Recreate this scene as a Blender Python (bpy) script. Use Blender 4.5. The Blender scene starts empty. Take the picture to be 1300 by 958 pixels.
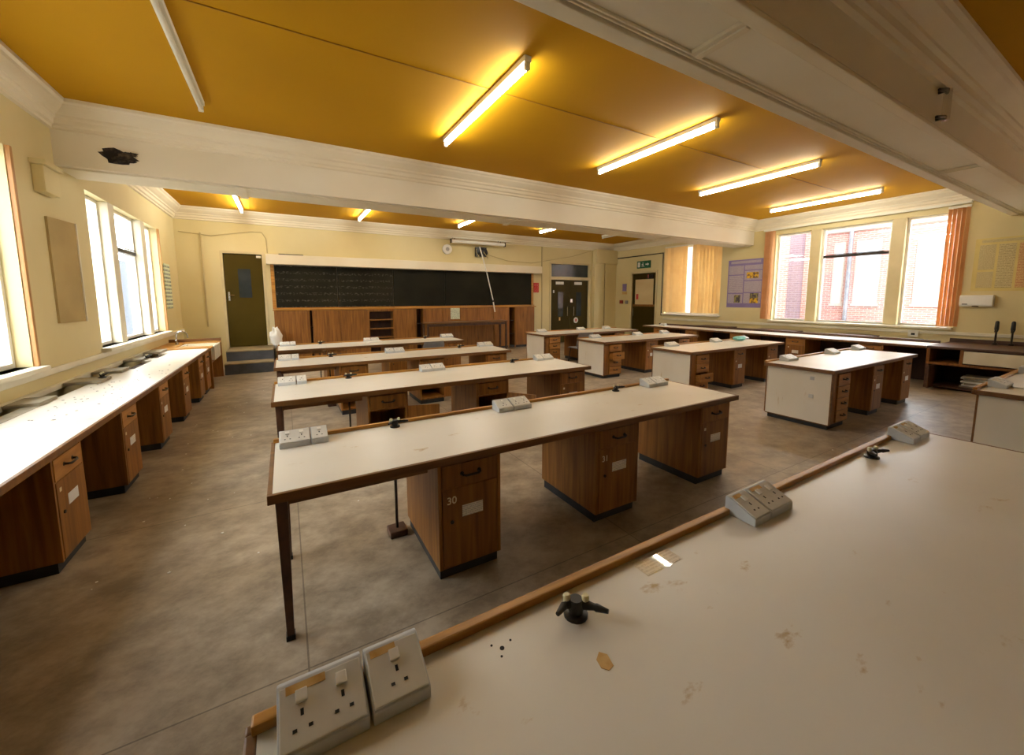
import bpy, bmesh, math, random
from mathutils import Vector, Matrix
random.seed(7)
scn = bpy.context.scene
col = scn.collection

# ------------------------------------------------------------------ camera
F_PX, YAW, PITCH, ROLL, ZC = 498.74, 0.5235, 0.1098, -0.003, 1.643
cam_d = bpy.data.cameras.new('camera'); cam = bpy.data.objects.new('camera', cam_d); col.objects.link(cam)
cam_d.sensor_fit = 'HORIZONTAL'; cam_d.sensor_width = 36.0
cam_d.lens = F_PX / 1300 * 36.0
cam_d.shift_y = -45 / 1300            # the photograph's lens axis is above the middle of the frame
cam_d.clip_start = 0.02; cam_d.clip_end = 200
fw = Vector((math.sin(YAW) * math.cos(PITCH), math.cos(YAW) * math.cos(PITCH), -math.sin(PITCH)))
rt = Vector((math.cos(YAW), -math.sin(YAW), 0)); up = rt.cross(fw)
r2 = rt * math.cos(ROLL) + up * math.sin(ROLL); u2 = up * math.cos(ROLL) - rt * math.sin(ROLL)
m = Matrix((r2, u2, -fw)).transposed().to_4x4(); m.translation = Vector((0, 0, ZC))
cam.matrix_world = m
scn.camera = cam

# ------------------------------------------------------------------ world: flat overcast sky
w = bpy.data.worlds.new('overcast'); scn.world = w; w.use_nodes = True
bg = w.node_tree.nodes['Background']
bg.inputs[0].default_value = (0.93, 0.97, 1.0, 1); bg.inputs[1].default_value = 12.5
TUBE_STRENGTH = 62.0
vs = scn.view_settings
vs.view_transform = 'Standard'; vs.look = 'None'; vs.gamma = 1.0; vs.use_curve_mapping = False
vs.exposure = 0.14

# ------------------------------------------------------------------ helpers
def s(r, g, b):
    f = lambda c: (c / 255 / 12.92) if c / 255 <= 0.04045 else ((c / 255 + 0.055) / 1.055) ** 2.4
    return (f(r), f(g), f(b), 1)

def mat(name, c1, c2=None, rough=0.6, scale=(3, 3, 3), detail=4, lo=0.35, hi=0.65, metal=0.0, bump=0.0, bscale=40, spec=0.5, rnd=0.0, dist=0.0):
    """principled; two colours mixed by a stretched noise in object space"""
    mt = bpy.data.materials.new(name); mt.use_nodes = True
    nt = mt.node_tree; N = nt.nodes; L = nt.links; b = N['Principled BSDF']
    b.inputs['Roughness'].default_value = rough; b.inputs['Metallic'].default_value = metal
    b.inputs['Specular IOR Level'].default_value = spec
    b.inputs['Base Color'].default_value = c1
    tc = N.new('ShaderNodeTexCoord')
    if c2:
        mp = N.new('ShaderNodeMapping'); mp.inputs['Scale'].default_value = scale
        L.new(tc.outputs['Object'], mp.inputs['Vector'])
        if rnd:
            oi = N.new('ShaderNodeObjectInfo'); mm = N.new('ShaderNodeMath'); mm.operation = 'MULTIPLY'; mm.inputs[1].default_value = 37
            L.new(oi.outputs['Random'], mm.inputs[0]); L.new(mm.outputs[0], mp.inputs['Location'])
        nz = N.new('ShaderNodeTexNoise'); nz.inputs['Scale'].default_value = 1; nz.inputs['Detail'].default_value = detail
        nz.inputs['Distortion'].default_value = dist
        L.new(mp.outputs[0], nz.inputs['Vector'])
        cr = N.new('ShaderNodeValToRGB'); cr.color_ramp.elements[0].position = lo; cr.color_ramp.elements[1].position = hi
        cr.color_ramp.elements[0].color = c1; cr.color_ramp.elements[1].color = c2
        L.new(nz.outputs[0], cr.inputs[0])
        out = cr.outputs[0]
        if rnd:
            hs = N.new('ShaderNodeHueSaturation'); mr = N.new('ShaderNodeMapRange')
            mr.inputs['To Min'].default_value = 1 - rnd; mr.inputs['To Max'].default_value = 1 + rnd
            L.new(oi.outputs['Random'], mr.inputs[0]); L.new(mr.outputs[0], hs.inputs['Value']); L.new(out, hs.inputs['Color'])
            out = hs.outputs[0]
        L.new(out, b.inputs['Base Color'])
    if bump:
        n2 = N.new('ShaderNodeTexNoise'); n2.inputs['Scale'].default_value = bscale; n2.inputs['Detail'].default_value = 3
        L.new(tc.outputs['Object'], n2.inputs['Vector'])
        bp = N.new('ShaderNodeBump'); bp.inputs['Strength'].default_value = bump; bp.inputs['Distance'].default_value = 0.01
        L.new(n2.outputs[0], bp.inputs['Height']); L.new(bp.outputs[0], b.inputs['Normal'])
    return mt

def emis(name, c, st):
    mt = bpy.data.materials.new(name); mt.use_nodes = True
    b = mt.node_tree.nodes['Principled BSDF']
    b.inputs['Base Color'].default_value = (0.9, 0.9, 0.85, 1)
    b.inputs['Emission Color'].default_value = c; b.inputs['Emission Strength'].default_value = st
    return mt

def glass(name, tint=(1, 1, 1, 1), refl=0.07):
    mt = bpy.data.materials.new(name); mt.use_nodes = True
    nt = mt.node_tree; N = nt.nodes; N.remove(N['Principled BSDF'])
    t = N.new('ShaderNodeBsdfTransparent'); t.inputs[0].default_value = tint
    g = N.new('ShaderNodeBsdfGlossy'); g.inputs['Roughness'].default_value = 0.03
    mx = N.new('ShaderNodeMixShader'); mx.inputs[0].default_value = refl
    nt.links.new(t.outputs[0], mx.inputs[1]); nt.links.new(g.outputs[0], mx.inputs[2])
    nt.links.new(mx.outputs[0], N['Material Output'].inputs[0])
    return mt

def printed(name, paper, ink, rows=22, cover=0.5, axis='Z', rough=0.7):
    """paper with rows of illegible print: bands broken up by noise"""
    mt = bpy.data.materials.new(name); mt.use_nodes = True
    nt = mt.node_tree; N = nt.nodes; L = nt.links; b = N['Principled BSDF']; b.inputs['Roughness'].default_value = rough
    tc = N.new('ShaderNodeTexCoord'); sp = N.new('ShaderNodeSeparateXYZ'); L.new(tc.outputs['Generated'], sp.inputs[0])
    m1 = N.new('ShaderNodeMath'); m1.operation = 'MULTIPLY'; m1.inputs[1].default_value = rows; L.new(sp.outputs[axis], m1.inputs[0])
    fr = N.new('ShaderNodeMath'); fr.operation = 'FRACT'; L.new(m1.outputs[0], fr.inputs[0])
    lt = N.new('ShaderNodeMath'); lt.operation = 'LESS_THAN'; lt.inputs[1].default_value = 0.5; L.new(fr.outputs[0], lt.inputs[0])
    mp = N.new('ShaderNodeMapping'); mp.inputs['Scale'].default_value = (22, 22, rows) if axis == 'Z' else (22, rows, 22)
    L.new(tc.outputs['Generated'], mp.inputs[0])
    nz = N.new('ShaderNodeTexNoise'); nz.inputs['Scale'].default_value = 1.0; nz.inputs['Detail'].default_value = 2; L.new(mp.outputs[0], nz.inputs['Vector'])
    gt = N.new('ShaderNodeMath'); gt.operation = 'GREATER_THAN'; gt.inputs[1].default_value = 1 - cover; L.new(nz.outputs[0], gt.inputs[0])
    mu = N.new('ShaderNodeMath'); mu.operation = 'MULTIPLY'; L.new(lt.outputs[0], mu.inputs[0]); L.new(gt.outputs[0], mu.inputs[1])
    mx = N.new('ShaderNodeMix'); mx.data_type = 'RGBA'; mx.inputs[6].default_value = paper; mx.inputs[7].default_value = ink
    L.new(mu.outputs[0], mx.inputs[0]); L.new(mx.outputs[2], b.inputs['Base Color'])
    return mt

cache = {}
class MB:
    """collects shapes, links them as ONE mesh object"""
    def __init__(self): self.v = []; self.f = []; self.bev = 0
    def add(self, vs, fs):
        o = len(self.v); self.v += [tuple(p) for p in vs]; self.f += [tuple(i + o for i in q) for q in fs]; return self
    def box(self, x0, x1, y0, y1, z0, z1):
        x0, x1 = min(x0, x1), max(x0, x1); y0, y1 = min(y0, y1), max(y0, y1); z0, z1 = min(z0, z1), max(z0, z1)
        return self.add([(x0, y0, z0), (x1, y0, z0), (x1, y1, z0), (x0, y1, z0), (x0, y0, z1), (x1, y0, z1), (x1, y1, z1), (x0, y1, z1)],
                        [(0, 3, 2, 1), (4, 5, 6, 7), (0, 1, 5, 4), (1, 2, 6, 5), (2, 3, 7, 6), (3, 0, 4, 7)])
    def prism(self, prof, axis, a, b):
        """polygon prof [(p,q)] swept along axis from a to b; x:(y,z) y:(x,z) z:(x,y)"""
        n = len(prof)
        g = {'x': lambda p, t: (t, p[0], p[1]), 'y': lambda p, t: (p[0], t, p[1]), 'z': lambda p, t: (p[0], p[1], t)}[axis]
        vs = [g(p, a) for p in prof] + [g(p, b) for p in prof]
        fs = [(i, (i + 1) % n, n + (i + 1) % n, n + i) for i in range(n)] + [tuple(range(n))[::-1], tuple(range(n, 2 * n))]
        return self.add(vs, fs)
    def tube(self, pts, r, n=10):
        pts = [Vector(p) for p in pts]; rs = r if isinstance(r, (list, tuple)) else [r] * len(pts)
        vs = []; fs = []
        for i, p in enumerate(pts):
            d = (pts[min(i + 1, len(pts) - 1)] - pts[max(i - 1, 0)]).normalized()
            a = d.cross(Vector((0, 0, 1))) if abs(d.z) < 0.9 else d.cross(Vector((1, 0, 0)))
            a.normalize(); b = d.cross(a)
            for k in range(n):
                t = 2 * math.pi * k / n; vs.append(p + (a * math.cos(t) + b * math.sin(t)) * rs[i])
        for i in range(len(pts) - 1):
            for k in range(n):
                fs.append((i * n + k, i * n + (k + 1) % n, (i + 1) * n + (k + 1) % n, (i + 1) * n + k))
        fs.append(tuple(range(n))[::-1]); fs.append(tuple((len(pts) - 1) * n + k for k in range(n)))
        return self.add(vs, fs)
    def blob(self, c, r, jit=0.2, nu=12, nv=8, seed=1):
        rn = random.Random(seed); vs = [(c[0], c[1], c[2] + r[2])]
        for j in range(1, nv):
            for i in range(nu):
                th = math.pi * j / nv; ph = 2 * math.pi * i / nu; q = 1 + rn.uniform(-jit, jit)
                vs.append((c[0] + r[0] * q * math.sin(th) * math.cos(ph), c[1] + r[1] * q * math.sin(th) * math.sin(ph), c[2] + r[2] * q * math.cos(th)))
        vs.append((c[0], c[1], c[2] - r[2])); fs = []
        for i in range(nu): fs.append((0, 1 + i, 1 + (i + 1) % nu))
        for j in range(nv - 2):
            for i in range(nu):
                a = 1 + j * nu; fs.append((a + i, a + nu + i, a + nu + (i + 1) % nu, a + (i + 1) % nu))
        a = 1 + (nv - 2) * nu; e = len(vs) - 1
        for i in range(nu): fs.append((a + i, e, a + (i + 1) % nu))
        return self.add(vs, fs)
    def bevel(self, wd): self.bev = wd; return self
    def build(self, name, mt, parent=None, smooth=False, key=None):
        me = cache.get(key) if key else None
        if me is None:
            me = bpy.data.meshes.new(name); me.from_pydata(self.v, [], self.f)
            bm = bmesh.new(); bm.from_mesh(me)
            bmesh.ops.recalc_face_normals(bm, faces=bm.faces)
            if self.bev:
                bmesh.ops.bevel(bm, geom=[e for e in bm.edges if e.calc_face_angle(0) > 0.6], offset=self.bev, segments=2, affect='EDGES', profile=0.6, clamp_overlap=True)
            if smooth:
                for fc in bm.faces: fc.smooth = True
            bm.to_mesh(me); bm.free()
            if smooth: me.set_sharp_from_angle(angle=0.7)
            me.materials.append(mt)
            if key: cache[key] = me
        o = bpy.data.objects.new(name, me); col.objects.link(o)
        if parent: o.parent = parent
        return o

def tag(o, label=None, cat=None, group=None, kind=None):
    if label: o['label'] = label
    if cat: o['category'] = cat
    if group: o['group'] = group
    if kind: o['kind'] = kind
    return o
def thing(name, label, cat, loc=(0, 0, 0), rz=0, group=None):
    o = bpy.data.objects.new(name, None); col.objects.link(o); o.empty_display_size = 0.1
    o.location = loc; o.rotation_euler = (0, 0, rz)
    return tag(o, label, cat, group)
def root(name, loc=(0, 0, 0)):
    o = bpy.data.objects.new(name, None); col.objects.link(o); o.location = loc; o['kind'] = 'structure'; return o
def struct(o, label=None): o['kind'] = 'structure'; return tag(o, label)
def text_mesh(name, body, size, mt, parent, loc, rot, depth=0.0006):
    cu = bpy.data.curves.new(name, 'FONT'); cu.body = body; cu.size = size; cu.extrude = depth; cu.offset = size * 0.012
    t = bpy.data.objects.new(name + '_tmp', cu); col.objects.link(t)
    bpy.context.view_layer.update()
    me = bpy.data.meshes.new_from_object(t.evaluated_get(bpy.context.evaluated_depsgraph_get()))
    bpy.data.objects.remove(t)
    me.materials.clear(); me.materials.append(mt)
    o = bpy.data.objects.new(name, me); col.objects.link(o); o.parent = parent; o.location = loc; o.rotation_euler = rot
    return o

# ------------------------------------------------------------------ materials
M = {}
M['wall'] = mat('cream_plaster', s(224, 210, 162), s(212, 196, 142), 0.7, (0.6, 0.6, 0.5), 5, 0.35, 0.7, bump=0.08, bscale=6)
M['beam'] = mat('beam_paint', s(240, 233, 214), s(231, 221, 196), 0.7, (0.5, 0.5, 0.8), 4, bump=0.05, bscale=5)
M['cornice'] = mat('cornice_paint', s(240, 231, 208), s(230, 218, 190), 0.65, (0.8, 0.8, 0.8), 4)
M['ceiling'] = mat('mustard_ceiling', s(194, 143, 3), s(184, 134, 2), 0.75, (0.5, 0.5, 0.5), 4, bump=0.05, bscale=4, spec=0.2)
M['white'] = mat('white_gloss_paint', s(240, 238, 230), s(228, 224, 212), 0.4, (2, 2, 2), 4)
M['sill'] = mat('sill_paint', s(236, 230, 208), s(220, 212, 186), 0.5, (2, 2, 2), 4)
M['wood'] = mat('oak_veneer', s(112, 68, 18), s(158, 105, 40), 0.5, (26, 26, 1.6), 6, 0.3, 0.72, rnd=0.14, dist=0.6, bump=0.05)
M['wood_h'] = mat('oak_edging', s(96, 62, 26), s(130, 88, 42), 0.45, (2.0, 20, 20), 6, 0.3, 0.72, rnd=0.1, dist=0.5)
M['lip'] = mat('varnished_lip', s(150, 100, 34), s(198, 144, 62), 0.4, (1.6, 26, 26), 6, 0.3, 0.7, rnd=0.08, dist=0.6)
M['darkwood'] = mat('dark_teak', s(62, 40, 28), s(92, 60, 40), 0.5, (14, 2, 14), 5, 0.3, 0.7)
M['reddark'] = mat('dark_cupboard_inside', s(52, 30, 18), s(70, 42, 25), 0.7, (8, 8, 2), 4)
M['drawer'] = mat('pale_oak_drawer', s(148, 96, 38), s(184, 130, 60), 0.45, (3, 24, 24), 6, 0.3, 0.7, rnd=0.12, dist=0.5)
M['board'] = mat('blackboard_plain', s(32, 31, 24), s(41, 40, 31), 0.8, (1.2, 1.2, 1.2), 5, spec=0.12)
M['plinth'] = mat('black_plinth', s(28, 30, 34), s(48, 50, 52), 0.6, (6, 6, 6), 4)
M['metal'] = mat('dark_metal', s(46, 40, 36), s(66, 58, 50), 0.4, (9, 9, 9), 3, metal=0.6)
M['black'] = mat('black_plastic', s(18, 18, 19), s(30, 30, 31), 0.35, (9, 9, 9), 2)
M['brass'] = mat('brass', s(196, 170, 92), s(160, 132, 66), 0.35, (9, 9, 9), 2, metal=0.8)
M['chrome'] = mat('chrome', s(200, 200, 200), s(170, 172, 176), 0.2, (9, 9, 9), 2, metal=1.0)
M['knob'] = mat('cream_tap_knob', s(226, 218, 178), s(206, 196, 150), 0.4)
M['socket'] = mat('grey_white_socket', s(226, 224, 214), s(208, 206, 196), 0.45, (7, 7, 7), 4)
M['socketg'] = mat('grey_socket_case', s(204, 206, 204), s(186, 189, 190), 0.5, (7, 7, 7), 4)
M['hole'] = mat('pin_hole_dark', s(26, 24, 22), s(34, 32, 30), 0.8)
M['olive'] = mat('olive_door_paint', s(70, 57, 4), s(78, 64, 8), 0.6, (1, 1, 1), 3, spec=0.15)
M['darkgreen'] = mat('dark_brown_door', s(56, 45, 5), s(64, 52, 8), 0.55, (1, 1, 1), 3, spec=0.15)
M['frame'] = mat('door_frame_cream', s(220, 204, 158), s(206, 190, 144), 0.5, (2, 2, 2), 3)
M['slate'] = mat('slate_riser', s(58, 60, 64), s(76, 78, 82), 0.6, (4, 4, 4), 4)
M['tread'] = mat('worn_tread', s(150, 132, 96), s(120, 104, 76), 0.7, (5, 5, 5), 4)
M['blind'] = mat('peach_blind', s(246, 224, 172), s(238, 212, 156), 0.8, (1, 1, 3), 3, rnd=0.09)
M['blindo'] = mat('orange_blind', s(238, 190, 136), s(228, 176, 120), 0.8, (1, 1, 3), 3)
def translucent(mt, fac=0.5):
    nt = mt.node_tree; N = nt.nodes; b = N['Principled BSDF']
    tr = N.new('ShaderNodeBsdfTranslucent'); src = b.inputs['Base Color'].links[0].from_socket
    mx = N.new('ShaderNodeMixShader'); mx.inputs[0].default_value = fac
    nt.links.new(src, tr.inputs[0]); nt.links.new(b.outputs[0], mx.inputs[1]); nt.links.new(tr.outputs[0], mx.inputs[2])
    nt.links.new(mx.outputs[0], N['Material Output'].inputs[0])
translucent(M['blind'], 0.3); translucent(M['blindo'], 0.3)
M['paper'] = printed('sticker_print', s(238, 236, 228), s(196, 196, 194), 6, 0.55)
M['notice'] = printed('notice_print', s(218, 226, 196), s(120, 132, 120), 12, 0.55)
M['sheet'] = mat('loose_paper', s(236, 234, 226), s(222, 220, 210), 0.7)
M['redsign'] = printed('red_sign_print', s(190, 40, 30), s(236, 200, 190), 7, 0.42)
M['greyplastic'] = mat('grey_polyprop', s(120, 118, 116), s(132, 130, 128), 0.5)
M['greyplate'] = mat('grey_trough_cover', s(168, 160, 140), s(140, 132, 112), 0.6, (4, 4, 4), 4)
M['steel'] = mat('galvanised', s(150, 150, 146), s(170, 170, 168), 0.45, metal=0.5)
M['ceramic'] = mat('white_ceramic', s(236, 230, 210), s(224, 216, 190), 0.25, (3, 3, 3), 3)
M['pane'] = glass('window_glass')
M['darkglass'] = mat('dim_vision_glass', s(44, 50, 52), s(60, 66, 68), 0.12, (2, 2, 2), 2)
M['tube_on'] = emis('lit_tube', (1.0, 0.945, 0.82, 1), TUBE_STRENGTH)
M['tube_off'] = mat('unlit_tube', s(226, 222, 204), s(216, 212, 192), 0.3)
M['batten'] = mat('batten_enamel', s(236, 232, 214), s(226, 222, 202), 0.4)
M['cable'] = mat('beige_cable', s(196, 178, 132), s(184, 166, 120), 0.6)
M['ccable'] = mat('ochre_conduit', s(164, 114, 4), s(154, 106, 4), 0.6)
M['teal'] = mat('teal_cloth', s(120, 190, 184), s(150, 208, 200), 0.8, (20, 20, 20))
M['blue'] = mat('blue_plastic', s(60, 96, 130), s(78, 116, 150), 0.5)
M['hole_shade'] = mat('hole_shade_lath', s(30, 24, 20), s(92, 78, 62), 0.9, (18, 18, 18), 5, 0.5, 0.75)  # broken lath, with the shade inside the beam hole put into the colour
M['glue'] = mat('old_tape_glue', s(196, 154, 82), s(214, 178, 112), 0.6, (30, 30, 30), 3)
M['number'] = mat('cream_number_paint', s(232, 222, 190), s(214, 200, 164), 0.6, (60, 60, 60), 3)
M['board_brown'] = mat('brown_pinboard', s(186, 164, 112), s(172, 150, 100), 0.8, (2, 2, 2), 4)
M['timber'] = mat('orange_timber', s(196, 146, 88), s(180, 128, 72), 0.5, (20, 20, 2), 4)
M['purple'] = mat('purple_poster', s(128, 112, 164), s(140, 124, 172), 0.5)
M['lilac'] = printed('lilac_text_panel', s(188, 176, 186), s(150, 138, 158), 14, 0.55)
M['yellowpic'] = mat('yellow_photo', s(226, 178, 30), s(90, 60, 40), 0.5, (14, 14, 14), 3, 0.45, 0.6)
M['darkpic'] = mat('dark_photo', s(72, 62, 66), s(150, 140, 80), 0.5, (18, 18, 18), 3, 0.45, 0.6)
M['ypaper'] = mat('yellow_chart_paper', s(222, 204, 130), s(212, 192, 116), 0.6)
M['ychart'] = printed('chart_columns', s(214, 200, 148), s(170, 150, 100), 30, 0.55)
M['ochart'] = printed('chart_orange_column', s(220, 186, 130), s(190, 120, 70), 30, 0.55)
M['green'] = mat('exit_green', s(20, 92, 60), s(24, 100, 66), 0.4)
M['concrete'] = mat('pale_ground', s(176, 172, 166), s(196, 192, 186), 0.9, (0.6, 0.6, 0.6))
M['stone'] = mat('stone_dressing', s(150, 146, 138), s(138, 134, 126), 0.8, (1, 1, 1))
M['fwin'] = mat('facade_glass', s(160, 168, 174), s(176, 184, 190), 0.6, (1, 1, 1))
M['pipe'] = mat('grey_downpipe', s(92, 96, 104), s(112, 116, 122), 0.5)

def bench_top():
    mt = mat('white_laminate', s(232, 228, 216), s(222, 216, 200), 0.32, (1.2, 1.6, 1), 5, 0.35, 0.7, spec=0.45)
    nt = mt.node_tree; N = nt.nodes; L = nt.links; b = N['Principled BSDF']
    src = b.inputs['Base Color'].links[0].from_socket
    tc = N.new('ShaderNodeTexCoord'); oi = N.new('ShaderNodeObjectInfo'); ad = N.new('ShaderNodeVectorMath'); ad.operation = 'ADD'
    mp = N.new('ShaderNodeMapping'); mp.inputs['Scale'].default_value = (5.5, 10, 1)
    L.new(tc.outputs['Object'], ad.inputs[0]); L.new(oi.outputs['Location'], ad.inputs[1]); L.new(ad.outputs[0], mp.inputs[0])
    nz = N.new('ShaderNodeTexNoise'); nz.inputs['Scale'].default_value = 1; nz.inputs['Detail'].default_value = 7; nz.inputs['Roughness'].default_value = 0.62
    L.new(mp.outputs[0], nz.inputs['Vector'])
    cr = N.new('ShaderNodeValToRGB'); cr.color_ramp.elements[0].position = 0.645; cr.color_ramp.elements[1].position = 0.73
    L.new(nz.outputs[0], cr.inputs[0])
    mx = N.new('ShaderNodeMix'); mx.data_type = 'RGBA'; mx.inputs[7].default_value = s(190, 162, 112)
    L.new(cr.outputs[0], mx.inputs[0]); L.new(src, mx.inputs[6]); L.new(mx.outputs[2], b.inputs['Base Color'])
    return mt
M['top'] = bench_top()

def floor_mat():
    mt = mat('worn_brown_lino', s(150, 133, 108), s(184, 171, 150), 0.36, (0.55, 0.8, 1), 7, 0.36, 0.66, spec=0.35, bump=0.05, bscale=9)
    nt = mt.node_tree; N = nt.nodes; L = nt.links; b = N['Principled BSDF']
    src = b.inputs['Base Color'].links[0].from_socket
    tc = N.new('ShaderNodeTexCoord'); mp = N.new('ShaderNodeMapping'); mp.inputs['Scale'].default_value = (4, 5.2, 1); mp.inputs['Rotation'].default_value = (0, 0, 0.7)
    L.new(tc.outputs['Object'], mp.inputs[0])
    nz = N.new('ShaderNodeTexNoise'); nz.inputs['Scale'].default_value = 1; nz.inputs['Detail'].default_value = 8; nz.inputs['Roughness'].default_value = 0.7
    L.new(mp.outputs[0], nz.inputs['Vector'])
    cr = N.new('ShaderNodeValToRGB'); cr.color_ramp.elements[0].position = 0.38; cr.color_ramp.elements[1].position = 0.62
    cr.color_ramp.elements[0].color = (0.5, 0.47, 0.44, 1); cr.color_ramp.elements[1].color = (1.08, 1.06, 1.04, 1)
    L.new(nz.outputs[0], cr.inputs[0])
    mx = N.new('ShaderNodeMix'); mx.data_type = 'RGBA'; mx.blend_type = 'MULTIPLY'; mx.inputs[0].default_value = 0.8
    L.new(src, mx.inputs[6]); L.new(cr.outputs[0], mx.inputs[7])
    # sheet joints
    sp = N.new('ShaderNodeSeparateXYZ'); L.new(tc.outputs['Object'], sp.inputs[0])
    fac = None
    for ax, per in (('X', 2.0), ('Y', 1.83)):
        d = N.new('ShaderNodeMath'); d.operation = 'DIVIDE'; d.inputs[1].default_value = per; L.new(sp.outputs[ax], d.inputs[0])
        f = N.new('ShaderNodeMath'); f.operation = 'FRACT'; L.new(d.outputs[0], f.inputs[0])
        l = N.new('ShaderNodeMath'); l.operation = 'LESS_THAN'; l.inputs[1].default_value = 0.004; L.new(f.outputs[0], l.inputs[0])
        if fac is None: fac = l
        else:
            a = N.new('ShaderNodeMath'); a.operation = 'MAXIMUM'; L.new(fac.outputs[0], a.inputs[0]); L.new(l.outputs[0], a.inputs[1]); fac = a
    mm = N.new('ShaderNodeMath'); mm.operation = 'MULTIPLY'; mm.inputs[1].default_value = 0.55; L.new(fac.outputs[0], mm.inputs[0])
    m2 = N.new('ShaderNodeMix'); m2.data_type = 'RGBA'; m2.inputs[7].default_value = s(62, 52, 42)
    L.new(mm.outputs[0], m2.inputs[0]); L.new(mx.outputs[2], m2.inputs[6]); L.new(m2.outputs[2], b.inputs['Base Color'])
    return mt
M['floor'] = floor_mat()

def chalk_mat():
    """black slate with faint illegible chalk lines"""
    mt = mat('chalked_board', s(32, 31, 24), s(43, 41, 32), 0.8, (1.3, 1.3, 1.3), 5, spec=0.12)
    nt = mt.node_tree; N = nt.nodes; L = nt.links; b = N['Principled BSDF']
    src = b.inputs['Base Color'].links[0].from_socket
    tc = N.new('ShaderNodeTexCoord'); sp = N.new('ShaderNodeSeparateXYZ'); L.new(tc.outputs['Object'], sp.inputs[0])
    m1 = N.new('ShaderNodeMath'); m1.operation = 'MULTIPLY'; m1.inputs[1].default_value = 5.6; L.new(sp.outputs['Z'], m1.inputs[0])
    fr = N.new('ShaderNodeMath'); fr.operation = 'FRACT'; L.new(m1.outputs[0], fr.inputs[0])
    lt = N.new('ShaderNodeMath'); lt.operation = 'LESS_THAN'; lt.inputs[1].default_value = 0.36; L.new(fr.outputs[0], lt.inputs[0])
    mp = N.new('ShaderNodeMapping'); mp.inputs['Scale'].default_value = (17, 1, 26); L.new(tc.outputs['Object'], mp.inputs[0])
    nz = N.new('ShaderNodeTexNoise'); nz.inputs['Scale'].default_value = 1; nz.inputs['Detail'].default_value = 4; L.new(mp.outputs[0], nz.inputs['Vector'])
    cr = N.new('ShaderNodeValToRGB'); cr.color_ramp.elements[0].position = 0.5; cr.color_ramp.elements[1].position = 0.7; L.new(nz.outputs[0], cr.inputs[0])
    mu = N.new('ShaderNodeMath'); mu.operation = 'MULTIPLY'; L.new(lt.outputs[0], mu.inputs[0]); L.new(cr.outputs[0], mu.inputs[1])
    m3 = N.new('ShaderNodeMath'); m3.operation = 'MULTIPLY'; m3.inputs[1].default_value = 0.18; L.new(mu.outputs[0], m3.inputs[0])
    mx = N.new('ShaderNodeMix'); mx.data_type = 'RGBA'; mx.inputs[7].default_value = s(190, 186, 168)
    L.new(m3.outputs[0], mx.inputs[0]); L.new(src, mx.inputs[6]); L.new(mx.outputs[2], b.inputs['Base Color'])
    return mt
M['chalk'] = chalk_mat()

def brick_mat(name, c1, c2, mortar):
    mt = bpy.data.materials.new(name); mt.use_nodes = True
    nt = mt.node_tree; N = nt.nodes; L = nt.links; b = N['Principled BSDF']; b.inputs['Roughness'].default_value = 0.9
    tc = N.new('ShaderNodeTexCoord'); mp = N.new('ShaderNodeMapping'); mp.inputs['Rotation'].default_value = (math.pi / 2, 0, math.pi / 2)
    sp = N.new('ShaderNodeSeparateXYZ'); cb = N.new('ShaderNodeCombineXYZ'); L.new(tc.outputs['Object'], sp.inputs[0])
    L.new(sp.outputs['Y'], cb.inputs['X']); L.new(sp.outputs['Z'], cb.inputs['Y'])
    br = N.new('ShaderNodeTexBrick'); br.inputs['Scale'].default_value = 1; br.inputs['Brick Width'].default_value = 0.24; br.inputs['Row Height'].default_value = 0.08
    br.inputs['Mortar Size'].default_value = 0.01; br.inputs['Color1'].default_value = c1; br.inputs['Color2'].default_value = c2; br.inputs['Mortar'].default_value = mortar
    L.new(cb.outputs[0], br.inputs['Vector']); L.new(br.outputs[0], b.inputs['Base Color'])
    return mt
M['brick'] = brick_mat('red_brick', s(158, 108, 98), s(142, 96, 90), s(166, 154, 148))
M['brickd'] = brick_mat('dark_brick', s(100, 78, 86), s(88, 68, 76), s(112, 100, 104))

# ------------------------------------------------------------------ room shell
XL, XR, YB, YF, CZ, BZ = -2.08, 11.5, 11.78, -3.2, 3.755, 3.11
H = 0.76

struct(MB().box(XL - 0.3, XR + 0.3, YF - 0.3, YB + 0.3, -0.15, 0).build('floor', M['floor']), 'worn brown floor covering of the laboratory')
struct(MB().box(XL - 0.3, XR + 0.3, YF - 0.3, YB + 0.3, CZ, CZ + 0.2).build('ceiling', M['ceiling']), 'mustard yellow painted ceiling')

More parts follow.
